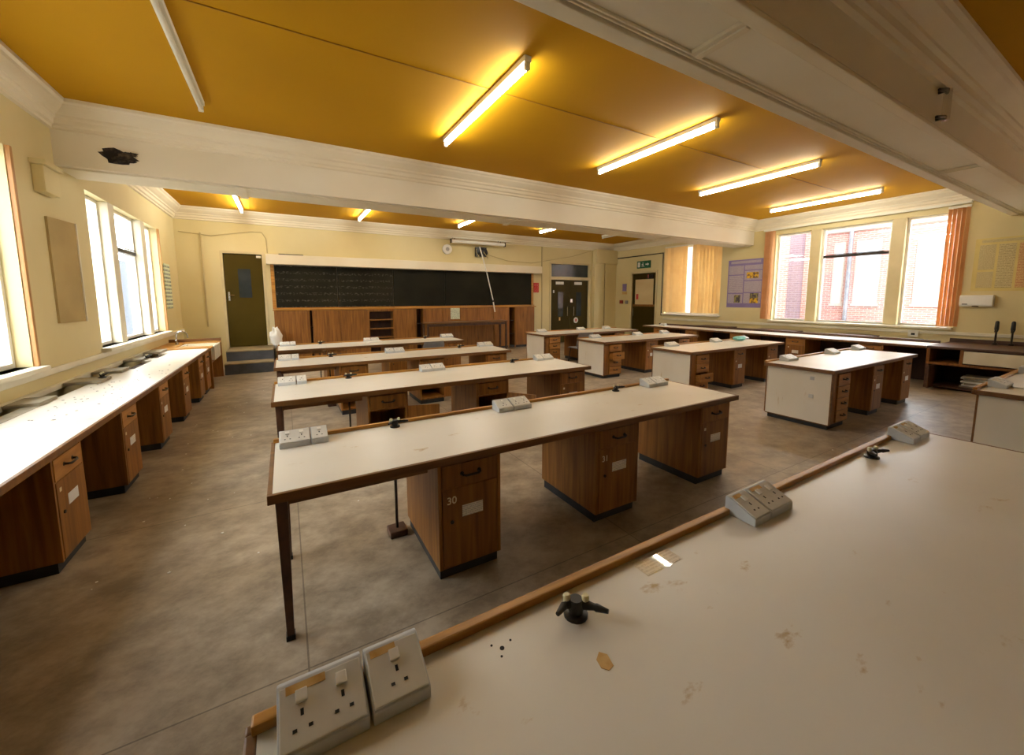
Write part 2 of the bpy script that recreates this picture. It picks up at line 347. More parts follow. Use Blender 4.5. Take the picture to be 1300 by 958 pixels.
def holed_wall(name, axis, face, out, a0, a1, z0, z1, holes, mt):
    """wall plane at x or y = face, thickness to 'out', with rectangular through-holes (a0,a1,z0,z1)"""
    As = sorted({a0, a1} | {h[0] for h in holes} | {h[1] for h in holes}); Zs = sorted({z0, z1} | {h[2] for h in holes} | {h[3] for h in holes})
    mb = MB()
    P = (lambda a, t, z: (t, a, z)) if axis == 'x' else (lambda a, t, z: (a, t, z))
    solid = {}
    for i in range(len(As) - 1):
        for j in range(len(Zs) - 1):
            ca, cz = (As[i] + As[i + 1]) / 2, (Zs[j] + Zs[j + 1]) / 2
            solid[i, j] = not any(h[0] < ca < h[1] and h[2] < cz < h[3] for h in holes)
    vid = {}
    def V(a, t, z):
        k = (round(a, 4), round(t, 4), round(z, 4))
        if k not in vid: vid[k] = len(mb.v); mb.v.append(P(a, t, z))
        return vid[k]
    for (i, j), sd in solid.items():
        if not sd: continue
        b0, b1, c0, c1 = As[i], As[i + 1], Zs[j], Zs[j + 1]
        for t in (face, out): mb.f.append((V(b0, t, c0), V(b1, t, c0), V(b1, t, c1), V(b0, t, c1)))
        for di, dj, e in ((-1, 0, ((b0, c0), (b0, c1))), (1, 0, ((b1, c0), (b1, c1))), (0, -1, ((b0, c0), (b1, c0))), (0, 1, ((b0, c1), (b1, c1)))):
            if not solid.get((i + di, j + dj), False):
                (p, q), (r, t2) = e; mb.f.append((V(p, face, q), V(r, face, t2), V(r, out, t2), V(p, out, q)))
    return struct(mb.build(name, mt))

WT = 0.26
LW = [(7.07, 10.27, 1.02, 3.02), (2.22, 5.42, 1.02, 3.02)]
RW = [(2.42, 5.76, 1.05, 3.32), (7.27, 9.28, 1.12, 3.36), (-3.0, -0.4, 1.05, 3.32)]  # last opening: unseen window, added to bring daylight to the right side
holed_wall('wall_left', 'x', XL, XL - WT, YF - 0.3, YB + 0.3, 0, CZ, LW, M['wall'])
holed_wall('wall_right', 'x', XR, XR + WT, YF - 0.3, YB + 0.3, 0, CZ, RW + [(9.66, 10.78, 0.0, 2.56)], M['wall'])
holed_wall('wall_back', 'y', YB, YB + WT, XL, XR, 0, CZ, [(-1.27, -0.36, 0.47, 2.81), (8.38, 10.26, 0.0, 2.96)], M['wall'])
holed_wall('wall_front', 'y', YF, YF - WT, XL, XR, 0, CZ, [], M['wall'])

# beams
B1N, B1F, B2F, B2N = 6.35, 6.98, 1.83, 1.28
o = MB().box(XL, XR, B1N, B1F, BZ, CZ).build('ceiling_beam', M['beam']); struct(o, 'deep cream beam crossing the room in front of the blackboard bay')
MB().box(XL, XR, B1N + 0.08, B1F - 0.08, BZ - 0.018, BZ).bevel(0.006).build('soffit_panel', M['cornice'], o)
for xb in (-0.4, 3.85, 8.1): MB().box(xb - 0.05, xb + 0.05, B1N + 0.03, B1F - 0.03, BZ - 0.035, BZ - 0.016).bevel(0.006).build('soffit_bar', M['cornice'], o)
o = MB().box(XL, XR, B2N, B2F, BZ + 0.03, CZ).build('ceiling_beam', M['beam']); struct(o, 'wide cream beam overhead with panelled underside')
MB().box(XL, XR, B2F - 0.10, B2F, BZ, BZ + 0.03).bevel(0.008).build('soffit_border', M['cornice'], o)
MB().box(XL, XR, B2N, B2N + 0.08, BZ, BZ + 0.03).bevel(0.008).build('soffit_border', M['cornice'], o)
for d in (0.115, 0.14): MB().box(XL, XR, B2F - d - 0.012, B2F - d, BZ + 0.012, BZ + 0.03).bevel(0.004).build('soffit_moulding', M['cornice'], o)
for xb in (-2.0, 2.28, 6.9):
    b = MB().box(xb - 0.05, xb + 0.05, B2N + 0.08, B2F - 0.155, BZ + 0.006, BZ + 0.03).bevel(0.005).build('soffit_bar', M['cornice'], o)
    MB().box(xb - 0.02, xb + 0.02, B2N + 0.08, B2F - 0.155, BZ - 0.006, BZ + 0.006).bevel(0.004).build('bar_bead', M['cornice'], b)

# cornices: profile as (offset from wall, drop from ceiling)
PROF = [(0, 0), (0.20, 0), (0.20, 0.035), (0.175, 0.05), (0.165, 0.075), (0.12, 0.115), (0.085, 0.14), (0.085, 0.165), (0.06, 0.18), (0.055, 0.225), (0.03, 0.24), (0.03, 0.27), (0, 0.28)]
tn = [0]
def cornice(axis, face, sgn, a, b, sc=1.0, label=None):
    tn[0] += 1
    mb = MB().prism([(face + sgn * p * sc, CZ - q * sc) for p, q in PROF], axis, a, b)
    return struct(mb.build('trim_%d' % tn[0], M['cornice']), label)
cornice('x', B1N, -1, XL, XR, 1, 'moulded cornice along the beam before the blackboard bay')
cornice('x', B1F, 1, XL, XR)
cornice('x', B2F, 1, XL, XR)
cornice('x', B2N, -1, XL, XR, 1.15, 'moulded cornice on the near face of the overhead beam')
cornice('x', YB, -1, XL, XR, 1, 'moulded cornice above the blackboard wall')
for a, b in ((B2F, B1N), (B1F, YB), (YF, B2N)):
    cornice('y', XL, 1, a, b); cornice('y', XR, -1, a, b)
cornice('x', YF, 1, XL, XR)
# dado strip under the sills
for nm, face, sg in (('left', XL, 1), ('right', XR, -1)):
    struct(MB().box(face, face + sg * 0.03, YF, 9.3 if nm == 'right' else YB, 0.90, 0.965).bevel(0.008).build('trim_%d' % (tn[0] + 1), M['sill'])); tn[0] += 1
struct(MB().box(XL, XL + 0.015, YF, YB, 0, 0.12).build('baseboard_left', M['sill']))
struct(MB().box(XR - 0.015, XR, YF, 9.6, 0, 0.12).build('baseboard_right', M['sill']))
struct(MB().box(-0.3, 8.3, YB - 0.015, YB, 0, 0.12).build('baseboard_back', M['sill']))

# ------------------------------------------------------------------ windows
wn = [0]
def window(face, sgn, a0, a1, z0, z1, label, hopper=True):
    """three lights, outer ones narrower; sgn = direction into the wall"""
    wn[0] += 1
    rw = root('window_%d' % wn[0], (face, (a0 + a1) / 2, z0)); tag(rw, label)
    ox, oy, oz = face, (a0 + a1) / 2, z0
    L = a1 - a0; mw = 0.22
    wd = [(L - 2 * mw) * k for k in (0.275, 0.45, 0.275)]
    x = lambda d: sgn * d
    g0, g1 = x(0.11), x(0.17)
    MB().box(x(-0.10), x(0.26), a0 - oy - 0.05, a1 - oy + 0.05, -0.045, 0.0).bevel(0.01).build('window_sill', M['sill'], rw)
    y = a0 - oy
    for k in range(3):
        y1 = y + wd[k]
        if k < 2: MB().box(x(0.0), x(0.24), y1, y1 + mw, 0, z1 - oz).bevel(0.012).build('mullion', M['frame'] if sgn > 0 else M['sill'], rw)
        fr = MB(); t = 0.045; zt = z1 - oz
        fr.box(g0, g1, y, y + t, 0, zt).box(g0, g1, y1 - t, y1, 0, zt).box(g0, g1, y + t, y1 - t, 0, t).box(g0, g1, y + t, y1 - t, zt - t, zt)
        fo = fr.build('casement_frame', M['white'], rw)
        if k == 1 and hopper:
            zz = zt * 0.70
            MB().box(x(0.09), g1, y + t, y1 - t, zz - 0.03, zz + 0.03).build('transom', M['metal'], rw)
            MB().tube([(x(0.075), y + 0.12, zz + 0.035), (x(0.075), y1 - 0.12, zz + 0.045)], 0.008, 6).build('stay_bar', M['metal'], rw)
            MB().box(g0 + x(0.02), g0 + x(0.026), y + t, y1 - t, t, zz - 0.03).build('pane', M['pane'], rw)
            MB().box(g0 + x(0.02), g0 + x(0.026), y + t, y1 - t, zz + 0.03, zt - t).build('pane', M['pane'], rw)
        else:
            MB().box(g0 + x(0.02), g0 + x(0.026), y + t, y1 - t, t, zt - t).build('pane', M['pane'], rw)
        y = y1 + mw
    return rw
window(XL, -1, *LW[0], 'three-light white window beside the sink corner on the left wall')
wl = window(XL, -1, *LW[1], 'white window at the left edge of the photo above the long side bench')
window(XR, 1, *RW[0], 'three-light window looking out on the brick building')
window(XR, 1, *RW[2], 'unseen window added behind the camera for daylight on the right side')
wn[0] += 1
rw = tag(root('window_%d' % wn[0], (XR, 8.275, 1.12)), 'bright window behind closed peach vertical blinds')
MB().box(-0.10, 0.26, -1.05, 1.05, -0.045, 0).bevel(0.01).build('window_sill', M['white'], rw)
fr = MB(); fr.box(0.11, 0.17, -1.005, -0.95, 0, 2.24).box(0.11, 0.17, 0.95, 1.005, 0, 2.24).box(0.11, 0.17, -0.95, 0.95, 0, 0.05).box(0.11, 0.17, -0.95, 0.95, 2.19, 2.24).box(0.11, 0.17, 0.0, 0.06, 0.05, 2.19)
fr.build('casement_frame', M['white'], rw)
MB().box(0.13, 0.136, -0.95, 0.0, 0.05, 2.19).build('pane', M['pane'], rw); MB().box(0.13, 0.136, 0.06, 0.95, 0.05, 2.19).build('pane', M['pane'], rw)
# timber strips on the left window jambs
for wy, lb in ((5.43, 'orange timber strip on the jamb at the left edge of the photo'), (10.28, 'orange timber strip on the jamb near the sink corner')):
    tag(MB().box(XL, XL + 0.035, wy, wy + 0.04, 1.02, 3.02).bevel(0.005).build('jamb_strip', M['timber']), lb, 'timber strip')

def blinds(y0, y1, z0, z1, n, label, mt, xo, turn=0.12, gaps=()):
    t = thing('vertical_blind', label, 'blind', (XR - xo, (y0 + y1) / 2, z0))
    oy = (y0 + y1) / 2
    MB().box(-0.03, 0.02, y0 - oy, y1 - oy, z1 - z0, z1 - z0 + 0.045).bevel(0.006).build('headrail', M['batten'], t)
    sw = (y1 - y0) / n
    for i in range(n):
        yc = y0 + sw * (i + 0.5)
        if any(a < yc < b for a, b in gaps): continue
        o = MB().box(-0.0012, 0.0012, -sw * 0.57, sw * 0.57, 0, z1 - z0).build('slat', mt, t, key=('slat', round(sw, 3), round(z1 - z0, 3), mt.name))
        o.location = (0, yc - oy, 0); o.rotation_euler = (0, 0, turn + random.uniform(-0.04, 0.04))
    return t
blinds(7.24, 9.29, 1.17, 3.34, 17, 'closed peach vertical blind with a bright gap beside the exit door', M['blind'], 0.02, 0.45, ((8.24, 8.50),))
blinds(5.76, 6.02, 1.07, 3.42, 4, 'narrow bundle of peach blind slats beside the purple poster', M['blindo'], 0.06, 1.1)
blinds(2.30, 2.60, 1.07, 3.36, 5, 'bundle of orange blind slats next to the towel dispenser', M['blindo'], 0.06, 0.9)
tag(MB().box(XR - 0.10, XR - 0.02, 2.3, 6.05, 3.43, 3.475).bevel(0.006).build('blind_track', M['batten']), 'long blind track above the three-light window', 'blind track')

# ------------------------------------------------------------------ doors
def door1():
    r = tag(root('door_1', (-0.815, YB, 0.47)), 'olive green door at the top of the steps')
    MB().box(-0.455, -0.40, -0.02, 0.16, 0, 2.34).build('door_frame', M['frame'], r); MB().box(0.40, 0.455, -0.02, 0.16, 0, 2.34).build('door_frame', M['frame'], r)
    MB().box(-0.40, 0.40, -0.02, 0.16, 2.285, 2.34).build('door_frame', M['frame'], r)
    MB().box(-0.395, 0.395, 0.03, 0.08, 0.01, 2.28).bevel(0.004).build('door_leaf', M['olive'], r)
    MB().box(-0.12, 0.14, 0.022, 0.03, 1.22, 1.92).build('vision_panel', M['darkglass'], r)
    h = MB().box(-0.35, -0.31, 0.018, 0.03, 1.14, 1.36).bevel(0.003).build('handle_plate', M['chrome'], r)
    MB().tube([(-0.33, 0.02, 1.28), (-0.33, -0.03, 1.28), (-0.22, -0.03, 1.28)], 0.009, 8).build('lever', M['chrome'], h)
    MB().box(0.28, 0.38, 0.0, 0.03, 2.2, 2.25).bevel(0.004).build('door_closer', M['batten'], r)
door1()
def door2():
    r = tag(root('door_2', (9.32, YB, 0)), 'dark double doors with glazed transom')
    for a, b, c, d in ((-0.94, -0.885, 0, 2.96), (0.885, 0.94, 0, 2.96), (-0.885, 0.885, 2.9, 2.96), (-0.885, 0.885, 2.33, 2.44)):
        MB().box(a, b, -0.03, 0.16, c, d).build('door_frame', M['frame'], r)
    MB().box(-0.885, 0.885, 0.05, 0.06, 2.44, 2.9).build('transom_pane', M['darkglass'], r)
    for sx in (-1, 1):
        a, b = (-0.88, -0.006) if sx < 0 else (0.006, 0.88)
        lf = MB().box(a, b, 0.03, 0.08, 0.01, 2.32).bevel(0.004).build('door_leaf', M['darkgreen'], r)
        c = (a + b) / 2 + (0.02 if sx < 0 else 0.0)
        MB().box(c - 0.12, c + 0.12, 0.02, 0.03, 0.98, 1.88).build('vision_panel', M['darkglass'], lf)
        MB().box(c - 0.22, c + 0.14, 0.02, 0.03, 2.16, 2.26).build('notice_strip', M['sheet'], lf)
        hx = -0.14 if sx < 0 else 0.16
        MB().tube([(hx, 0.03, 1.36), (hx, -0.03, 1.34), (hx, -0.03, 1.0), (hx, 0.03, 0.98)], 0.014, 8).build('pull_handle', M['chrome'], lf)
        if sx > 0:
            MB().tube([(0.32, 0.03, 0.82), (0.32, 0.024, 0.82)], 0.11, 20).build('round_sticker', M['sheet'], lf)
            MB().box(0.29, 0.35, 0.018, 0.024, 0.77, 0.87).build('sticker_mark', M['redsign'], lf)
            MB().box(0.04, 0.14, 0.022, 0.03, 1.5, 1.62).build('lock_plate', M['chrome'], lf)
        else:
            MB().box(c - 0.06, c + 0.0, 0.02, 0.03, 0.83, 0.95).build('sign_plate', M['glue'], lf)
            MB().box(a + 0.12, a + 0.17, 0.02, 0.03, 1.85, 1.95).build('sign_plate', M['sheet'], lf)
door2()
def door3():
    r = tag(root('door_3', (XR, 10.22, 0)), 'dark green half-glazed exit door on the right wall')
    for a, b, c, d in ((-0.62, -0.55, 0, 2.62), (0.55, 0.62, 0, 2.62), (-0.62, 0.62, 2.56, 2.63)):
        MB().box(-0.03, 0.02, a, b, c, d).bevel(0.008).build('architrave', M['frame'], r)
    lf = MB().box(0.04, 0.09, -0.55, 0.55, 0.01, 2.55).build('door_leaf', M['darkgreen'], r)
    MB().box(0.03, 0.04, -0.42, 0.42, 1.42, 2.34).build('boarded_pane', M['blind'], r)
    MB().box(0.02, 0.04, -0.5, 0.5, 1.34, 1.42).build('mid_rail', M['wood'], r)
    c = MB().box(-0.02, 0.04, -0.42, -0.14, 2.36, 2.5).bevel(0.01).build('door_closer', M['metal'], r)
    MB().box(-0.026, -0.02, -0.24, -0.2, 2.38, 2.5).build('closer_tag', M['redsign'], c)
    MB().box(0.02, 0.03, 0.26, 0.36, 1.6, 1.8).build('sticker', M['redsign'], r)
    MB().tube([(0.04, 0.45, 1.28), (-0.03, 0.45, 1.26), (-0.03, 0.45, 0.98), (0.04, 0.45, 0.96)], 0.012, 8).build('pull_handle', M['chrome'], r)
door3()
# corridors behind doors so that openings are closed
struct(MB().box(8.2, 10.5, YB + WT, YB + WT + 0.05, 0, 3.1).build('wall_corridor', M['wall']))
struct(MB().box(XR + WT, XR + WT + 0.05, 9.4, 11.0, 0, 2.8).build('wall_lobby', M['wall']))
struct(MB().box(-1.5, -0.1, YB + WT, YB + WT + 0.05, 0.3, 3.0).build('wall_store', M['wall']))

# steps to door 1
st = struct(MB().box(-1.2, -0.28, 10.87, YB, 0, 0.45).build('door_steps', M['slate']), 'two dark steps below the olive door')
MB().box(-1.2, -0.28, 10.44, 10.87, 0, 0.22).build('lower_step', M['slate'], st)
MB().box(-1.2, -0.28, 10.42, 10.87, 0.22, 0.245).bevel(0.006).build('tread', M['tread'], st)
MB().box(-1.2, -0.28, 10.85, YB, 0.45, 0.475).bevel(0.006).build('tread', M['tread'], st)

# ------------------------------------------------------------------ ceiling lights
def batten(x, yc, on, label, L=2.05):
    t = thing('fluorescent_light', label, 'light', (x, yc, CZ), group='ceiling tube lights')
    k = ('bat', L)
    MB().box(-0.035, 0.035, -L / 2, L / 2, -0.05, 0).bevel(0.006).build('housing', M['batten'], t, key=k + ('h',))
    for sg in (-1, 1):
        e = MB().box(-0.022, 0.022, -0.018, 0.018, -0.115, -0.05).bevel(0.006).build('lamp_holder', M['batten'], t, key=k + ('e',)); e.location = (0, sg * (L / 2 - 0.018), 0)
    MB().tube([(0, -L / 2 + 0.036, -0.088), (0, L / 2 - 0.036, -0.088)], 0.021, 14).build('tube', M['tube_on'] if on else M['tube_off'], t, True, key=k + ('t', on))
batten(-0.65, 4.50, False, 'unlit ceiling tube light at the top left')
batten(1.97, 4.14, True, 'brightest lit tube light, nearest the centre of the ceiling')
batten(4.55, 4.03, True, 'lit tube light second from the right windows\' far corner, above the benches')
batten(7.24, 4.09, True, 'lit tube light between two others, third along the mustard ceiling')
batten(10.08, 4.22, True, 'lit tube light closest to the three-light window')
for x, y1, on, lb in ((-0.73, 11.3, True, 'small lit tube light above the olive door'), (1.81, 11.02, True, 'lit tube light above the left half of the blackboard'),
                      (4.40, 10.62, True, 'lit tube light just left of the projection screen roller end'), (6.98, 10.35, True, 'lit tube light above the right end of the blackboard'),
                      (9.42, 10.2, False, 'unlit tube light above the double doors')):
    batten(x, y1 - 1.02, on, lb)
cc = MB().box(-1.6, 10.9, 3.774, 3.782, CZ - 0.008, CZ).build('ceiling_conduit', M['ccable'])
tag(cc, 'thin ochre conduit crossing the mustard ceiling between the tube lights', 'conduit')

# ------------------------------------------------------------------ benches
def worktop(x0, x1, y0, y1, label, legs='L', lip=True):
    t = thing('bench_worktop', label, 'worktop', (x0, y0, 0), group='long white-topped laboratory benches')
    L, D = x1 - x0, y1 - y0; e = 0.022
    MB().box(e, L - e, e, D - e, H - 0.04, H).build('laminate_top', M['top'], t)
    MB().box(0, L, 0, e, H - 0.044, H + 0.001).bevel(0.004).build('edge_strip', M['wood_h'], t)
    MB().box(0, L, D - e, D, H - 0.044, H + 0.001).bevel(0.004).build('edge_strip', M['wood_h'], t)
    for a in (0, L - e): MB().box(a, a + e, e, D - e, H - 0.044, H + 0.001).bevel(0.004).build('edge_strip', M['wood_h'], t)
    if lip: MB().box(0.012, L - 0.012, D - 0.032, D - 0.002, H, H + 0.024).bevel(0.005).build('back_lip', M['lip'], t)
    if legs:
        xs = [0.055] if legs == 'L' else [0.055, L - 0.055]
        for lx in xs:
            for ly in (0.05, D - 0.05):
                mb = MB(); a, b = 0.026, 0.016; z1 = H - 0.044
                mb.add([(lx - b, ly - b, 0), (lx + b, ly - b, 0), (lx + b, ly + b, 0), (lx - b, ly + b, 0), (lx - a, ly - a, z1), (lx + a, ly - a, z1), (lx + a, ly + a, z1), (lx - a, ly + a, z1)],
                       [(0, 3, 2, 1), (4, 5, 6, 7), (0, 1, 5, 4), (1, 2, 6, 5), (2, 3, 7, 6), (3, 0, 4, 7)])
                lg = mb.bevel(0.004).build('leg', M['darkwood'], t)
                MB().box(lx - 0.02, lx + 0.02, ly - 0.02, ly + 0.02, 0, 0.025).build('leg_shoe', M['black'], lg)
            MB().box(lx - 0.012, lx + 0.012, 0.07, D - 0.07, H - 0.12, H - 0.044).build('leg_rail', M['wood_h'], t)
        MB().box(0.08, L * 0.21 if legs == 'L' else L - 0.08, 0.09, 0.11, H - 0.10, H - 0.044).build('apron', M['wood_h'], t)
    return t

def handle(parent, x, z, key, w=0.11):
    mb = MB().tube([(-w / 2, 0, 0), (-w / 2, -0.022, -0.002), (-w / 2 + 0.015, -0.03, -0.006), (w / 2 - 0.015, -0.03, -0.006), (w / 2, -0.022, -0.002), (w / 2, 0, 0)], 0.007, 8)
    mb.tube([(-w / 2, 0.001, 0), (-w / 2, -0.004, 0)], 0.013, 10).tube([(w / 2, 0.001, 0), (w / 2, -0.004, 0)], 0.013, 10)
    o = mb.build('drawer_handle', M['metal'], parent, True, key=('handle', w)); o.location = (x, 0, z); return o

def pedestal(loc, w, d, label, kind='door', rz=0, swing=0, number=None, sticker=True, group='wooden pedestal cabinets under the benches', h=H - 0.044, endpanel=False, pulled=()):
    """front faces local -Y; origin at the front left foot"""
    t = thing('pedestal_cabinet', label, 'cabinet', loc, rz, group)
    k = (round(w, 3), round(d, 3)); p = 0.07; q = 0.02
    MB().box(0.012, w - 0.012, 0.03, d - 0.02, 0, p).build('plinth', M['plinth'], t, key=k + ('pl',))
    a = MB().box(0, q, 0, d, p, h).bevel(0.003).build('side_panel', M['wood'], t, key=k + ('sp',))
    b = MB().box(0, q, 0, d, p, h).build('side_panel', M['wood'], t, key=k + ('sp',)); b.location = (w - q, 0, 0)
    MB().box(q, w - q, d - 0.015, d, p, h).build('back_panel', M['wood'], t, key=k + ('bk',))
    MB().box(q, w - q, 0.004, d - 0.015, p, p + q).build('bottom_panel', M['wood'], t, key=k + ('bt',))
    MB().box(q, w - q, 0.004, d - 0.015, h - 0.014, h).build('top_panel', M['wood'], t, key=k + ('tp',))
    if kind == 'drawers':
        n = 4; hh = (h - p - 0.03) / n
        x0, x1 = (0.13, w - 0.012) if endpanel else (0.022, w - 0.022)
        if endpanel:
            MB().box(q, 0.125, 0.004, 0.03, p + q, h - 0.014).build('front_stile', M['wood'], t)
        for i in range(n):
            z0 = p + 0.012 + i * hh
            dr = MB().box(x0, x1, -0.012, 0.008, 0.004, hh - 0.006).box(x0 + 0.01, x0 + 0.02, 0.008, d * 0.6, 0.02, hh - 0.03).box(x1 - 0.02, x1 - 0.01, 0.008, d * 0.6, 0.02, hh - 0.03).box(x0 + 0.02, x1 - 0.02, 0.008, d * 0.6, 0.014, 0.024).build('drawer', M['drawer'], t, key=k + ('dr', endpanel))
            dr.location = (0, -0.09 if i in pulled else 0, z0)
            ho = handle(dr, (x0 + x1) / 2, hh * 0.55, None, 0.09); ho.location = ((x0 + x1) / 2, -0.012, hh * 0.55)
    else:
        dh = 0.135; dz = h - 0.02 - dh
        dr = MB().box(q + 0.004, w - q - 0.004, -0.002, 0.016, 0.003, dh).box(q + 0.012, q + 0.022, 0.016, d * 0.8, 0.01, dh - 0.02).box(w - q - 0.022, w - q - 0.012, 0.016, d * 0.8, 0.01, dh - 0.02).box(q + 0.022, w - q - 0.022, 0.016, d * 0.8, 0.004, 0.012).build('drawer', M['drawer'] if rz else M['wood'], t, key=k + ('d1', bool(rz)))
        dr.location = (0, 0, dz)
        handle(dr, w / 2, dh * 0.55, None)
        MB().box(q, w - q, 0.002, d - 0.015, dz - 0.014, dz).build('divider', M['wood'], t, key=k + ('dv',))
        z0, z1 = p + 0.006, dz - 0.006; W = w - 2 * q - 0.008
        do = MB().box(-W, 0, -0.018, 0, z0, z1).bevel(0.003).build('door', M['wood'], t, key=k + ('do',))
        do.location = (w - q - 0.004, 0.016, 0); do.rotation_euler = (0, 0, swing)
        kn = MB().tube([(-W + 0.055, -0.018, z1 - 0.2), (-W + 0.055, -0.024, z1 - 0.2)], 0.011, 12).build('lock', M['metal'], do, True, key=k + ('lk',))
        if swing: pass
        elif sticker:
            MB().box(-W * 0.66, -W * 0.28, -0.0192, -0.018, z1 - 0.185, z1 - 0.115).build('sticker', M['paper'], do, key=k + ('st',))
        if number: text_mesh('number', number, 0.062, M['number'], do, (-W + 0.025, -0.0185, z1 - 0.09), (math.pi / 2, 0, 0))
        elif sticker and not swing:
            MB().box(-W + 0.03, -W + 0.055, -0.019, -0.018, z1 - 0.065, z1 - 0.04).build('worn_number', M['number'], do, key=k + ('wn',))
    if endpanel:
        ep = MB().box(-0.022, 0, -0.005, d + 0.005, p, h).build('end_panel', M['top'], t)
        for a0, a1 in ((-0.008, 0.008), (d - 0.005, d + 0.01)): MB().box(-0.025, 0.0, a0, a1, p, h).build('edge_strip', M['wood_h'], ep)
        MB().box(-0.025, 0.0, 0.008, d - 0.005, p - 0.012, p).build('edge_strip', M['wood_h'], ep)
    return t

# grey wedge sockets
def wedge(loc, w, label, double, rz=0, tape=False):
    t = thing('power_socket', label, 'socket', loc, rz, 'grey wedge-shaped bench sockets')
    k = ('sk', round(w, 3))
    D, hb, hf = 0.125, 0.074, 0.03
    MB().prism([(0, 0), (D, 0), (D, hb), (D - 0.012, hb + 0.003), (0, hf)], 'x', 0, w).bevel(0.004).build('housing', M['socketg'], t, key=k + ('h',))
    sl = math.atan2(hb + 0.003 - hf, D - 0.012)
    def on_face(mb, name, mt, kk):
        o = mb.build(name, mt, t, key=k + kk); o.location = (0, 0, hf); o.rotation_euler = (sl, 0, 0); return o
    fp = on_face(MB().box(0.004, w - 0.004, 0.004, 0.115, 0, 0.005).bevel(0.003), 'face_plate', M['socket'], ('f',))
    xs = (w * 0.27, w * 0.73) if double else (w * 0.5,)
    for i, x in enumerate(xs):
        s_ = on_face(MB().box(x - 0.011, x + 0.011, 0.076, 0.1, 0.005, 0.011).bevel(0.002), 'switch', M['white'], ('s', i))
        on_face(MB().box(x - 0.003, x + 0.003, 0.054, 0.066, 0.004, 0.0056).box(x - 0.018, x - 0.010, 0.03, 0.036, 0.004, 0.0056).box(x + 0.010, x + 0.018, 0.03, 0.036, 0.004, 0.0056), 'pin_slots', M['hole'], ('p', i))
    if tape: on_face(MB().box(w * 0.1, w * 0.55, 0.098, 0.114, 0.0045, 0.0058), 'tape_residue', M['glue'], ('tp',))
    return t
def gas_tap(loc, label, rz=0):
    t = thing('gas_tap', label, 'gas tap', loc, rz, 'black twin gas taps on the benches')
    k = ('tap',)
    MB().tube([(0, 0, 0), (0, 0, 0.008), (0, 0, 0.012)], [0.034, 0.034, 0.026], 16).build('base_flange', M['black'], t, True, key=k + (0,))
    MB().tube([(0, 0, 0.01), (0, 0, 0.035), (0, 0, 0.05)], [0.02, 0.024, 0.018], 14).build('body', M['black'], t, True, key=k + (1,))
    for i, sg in enumerate((-1, 1)):
        q = 1.0 if sg > 0 else 0.62
        n = MB().tube([(0, 0, 0.034), (sg * 0.03 * q, -0.006, 0.036), (sg * 0.05 * q, -0.014, 0.038), (sg * 0.055 * q, -0.016, 0.038), (sg * 0.085 * q, -0.03 / q, 0.04)], [0.013, 0.013, 0.009, 0.011, 0.006], 10).build('nozzle', M['black'], t, True, key=k + (2, i))
        MB().tube([(sg * 0.026, -0.002, 0.04), (sg * 0.026, 0.0, 0.056), (sg * 0.026, 0.0, 0.062)], [0.009, 0.011, 0.008], 10).build('turn_knob', M['knob'], t, True, key=k + (3, i))
    return t

PX = ((0.694, 1.094), (1.878, 2.300), (3.060, 3.476))       # pedestals of the long benches
rows = {   # x0, x1, y0, y1, description
 'b1': (-0.118, 3.556, 2.008, 2.79, 'the bench with cabinets 30 and 31'),
 'b2': (-0.148, 3.452, 3.895, 4.77, 'the third long bench from the blackboard'),
 'b3': (-0.165, 3.380, 5.875, 6.69, 'the second long bench from the blackboard'),
 'b4': (-0.160, 3.345, 7.852, 8.70, 'the long bench nearest the blackboard'),
}
tl = {'b1': 'white-topped wooden bench top with left legs, cabinets 30 and 31 beneath', 'b2': 'long white-topped bench, third from the blackboard',
      'b3': 'long white-topped bench, second from the blackboard', 'b4': 'long white-topped bench nearest the blackboard'}
def sockets_row(x0, D1, desc, pos, tape=False):
    for (a, b, place, wide_first) in pos:
        wn_ = 0.165; nn = (b - a) - wn_ - 0.006
        if wide_first: xa, xb = a, a + wn_ + 0.006
        else: xa, xb = a + nn + 0.006, a
        wedge((xa, D1 - 0.165, H), wn_, 'wide grey double socket at the %s of %s' % (place, desc), True, 0, tape)
        wedge((xb, D1 - 0.165, H), nn, 'narrow grey single socket at the %s of %s' % (place, desc), False, 0, tape)
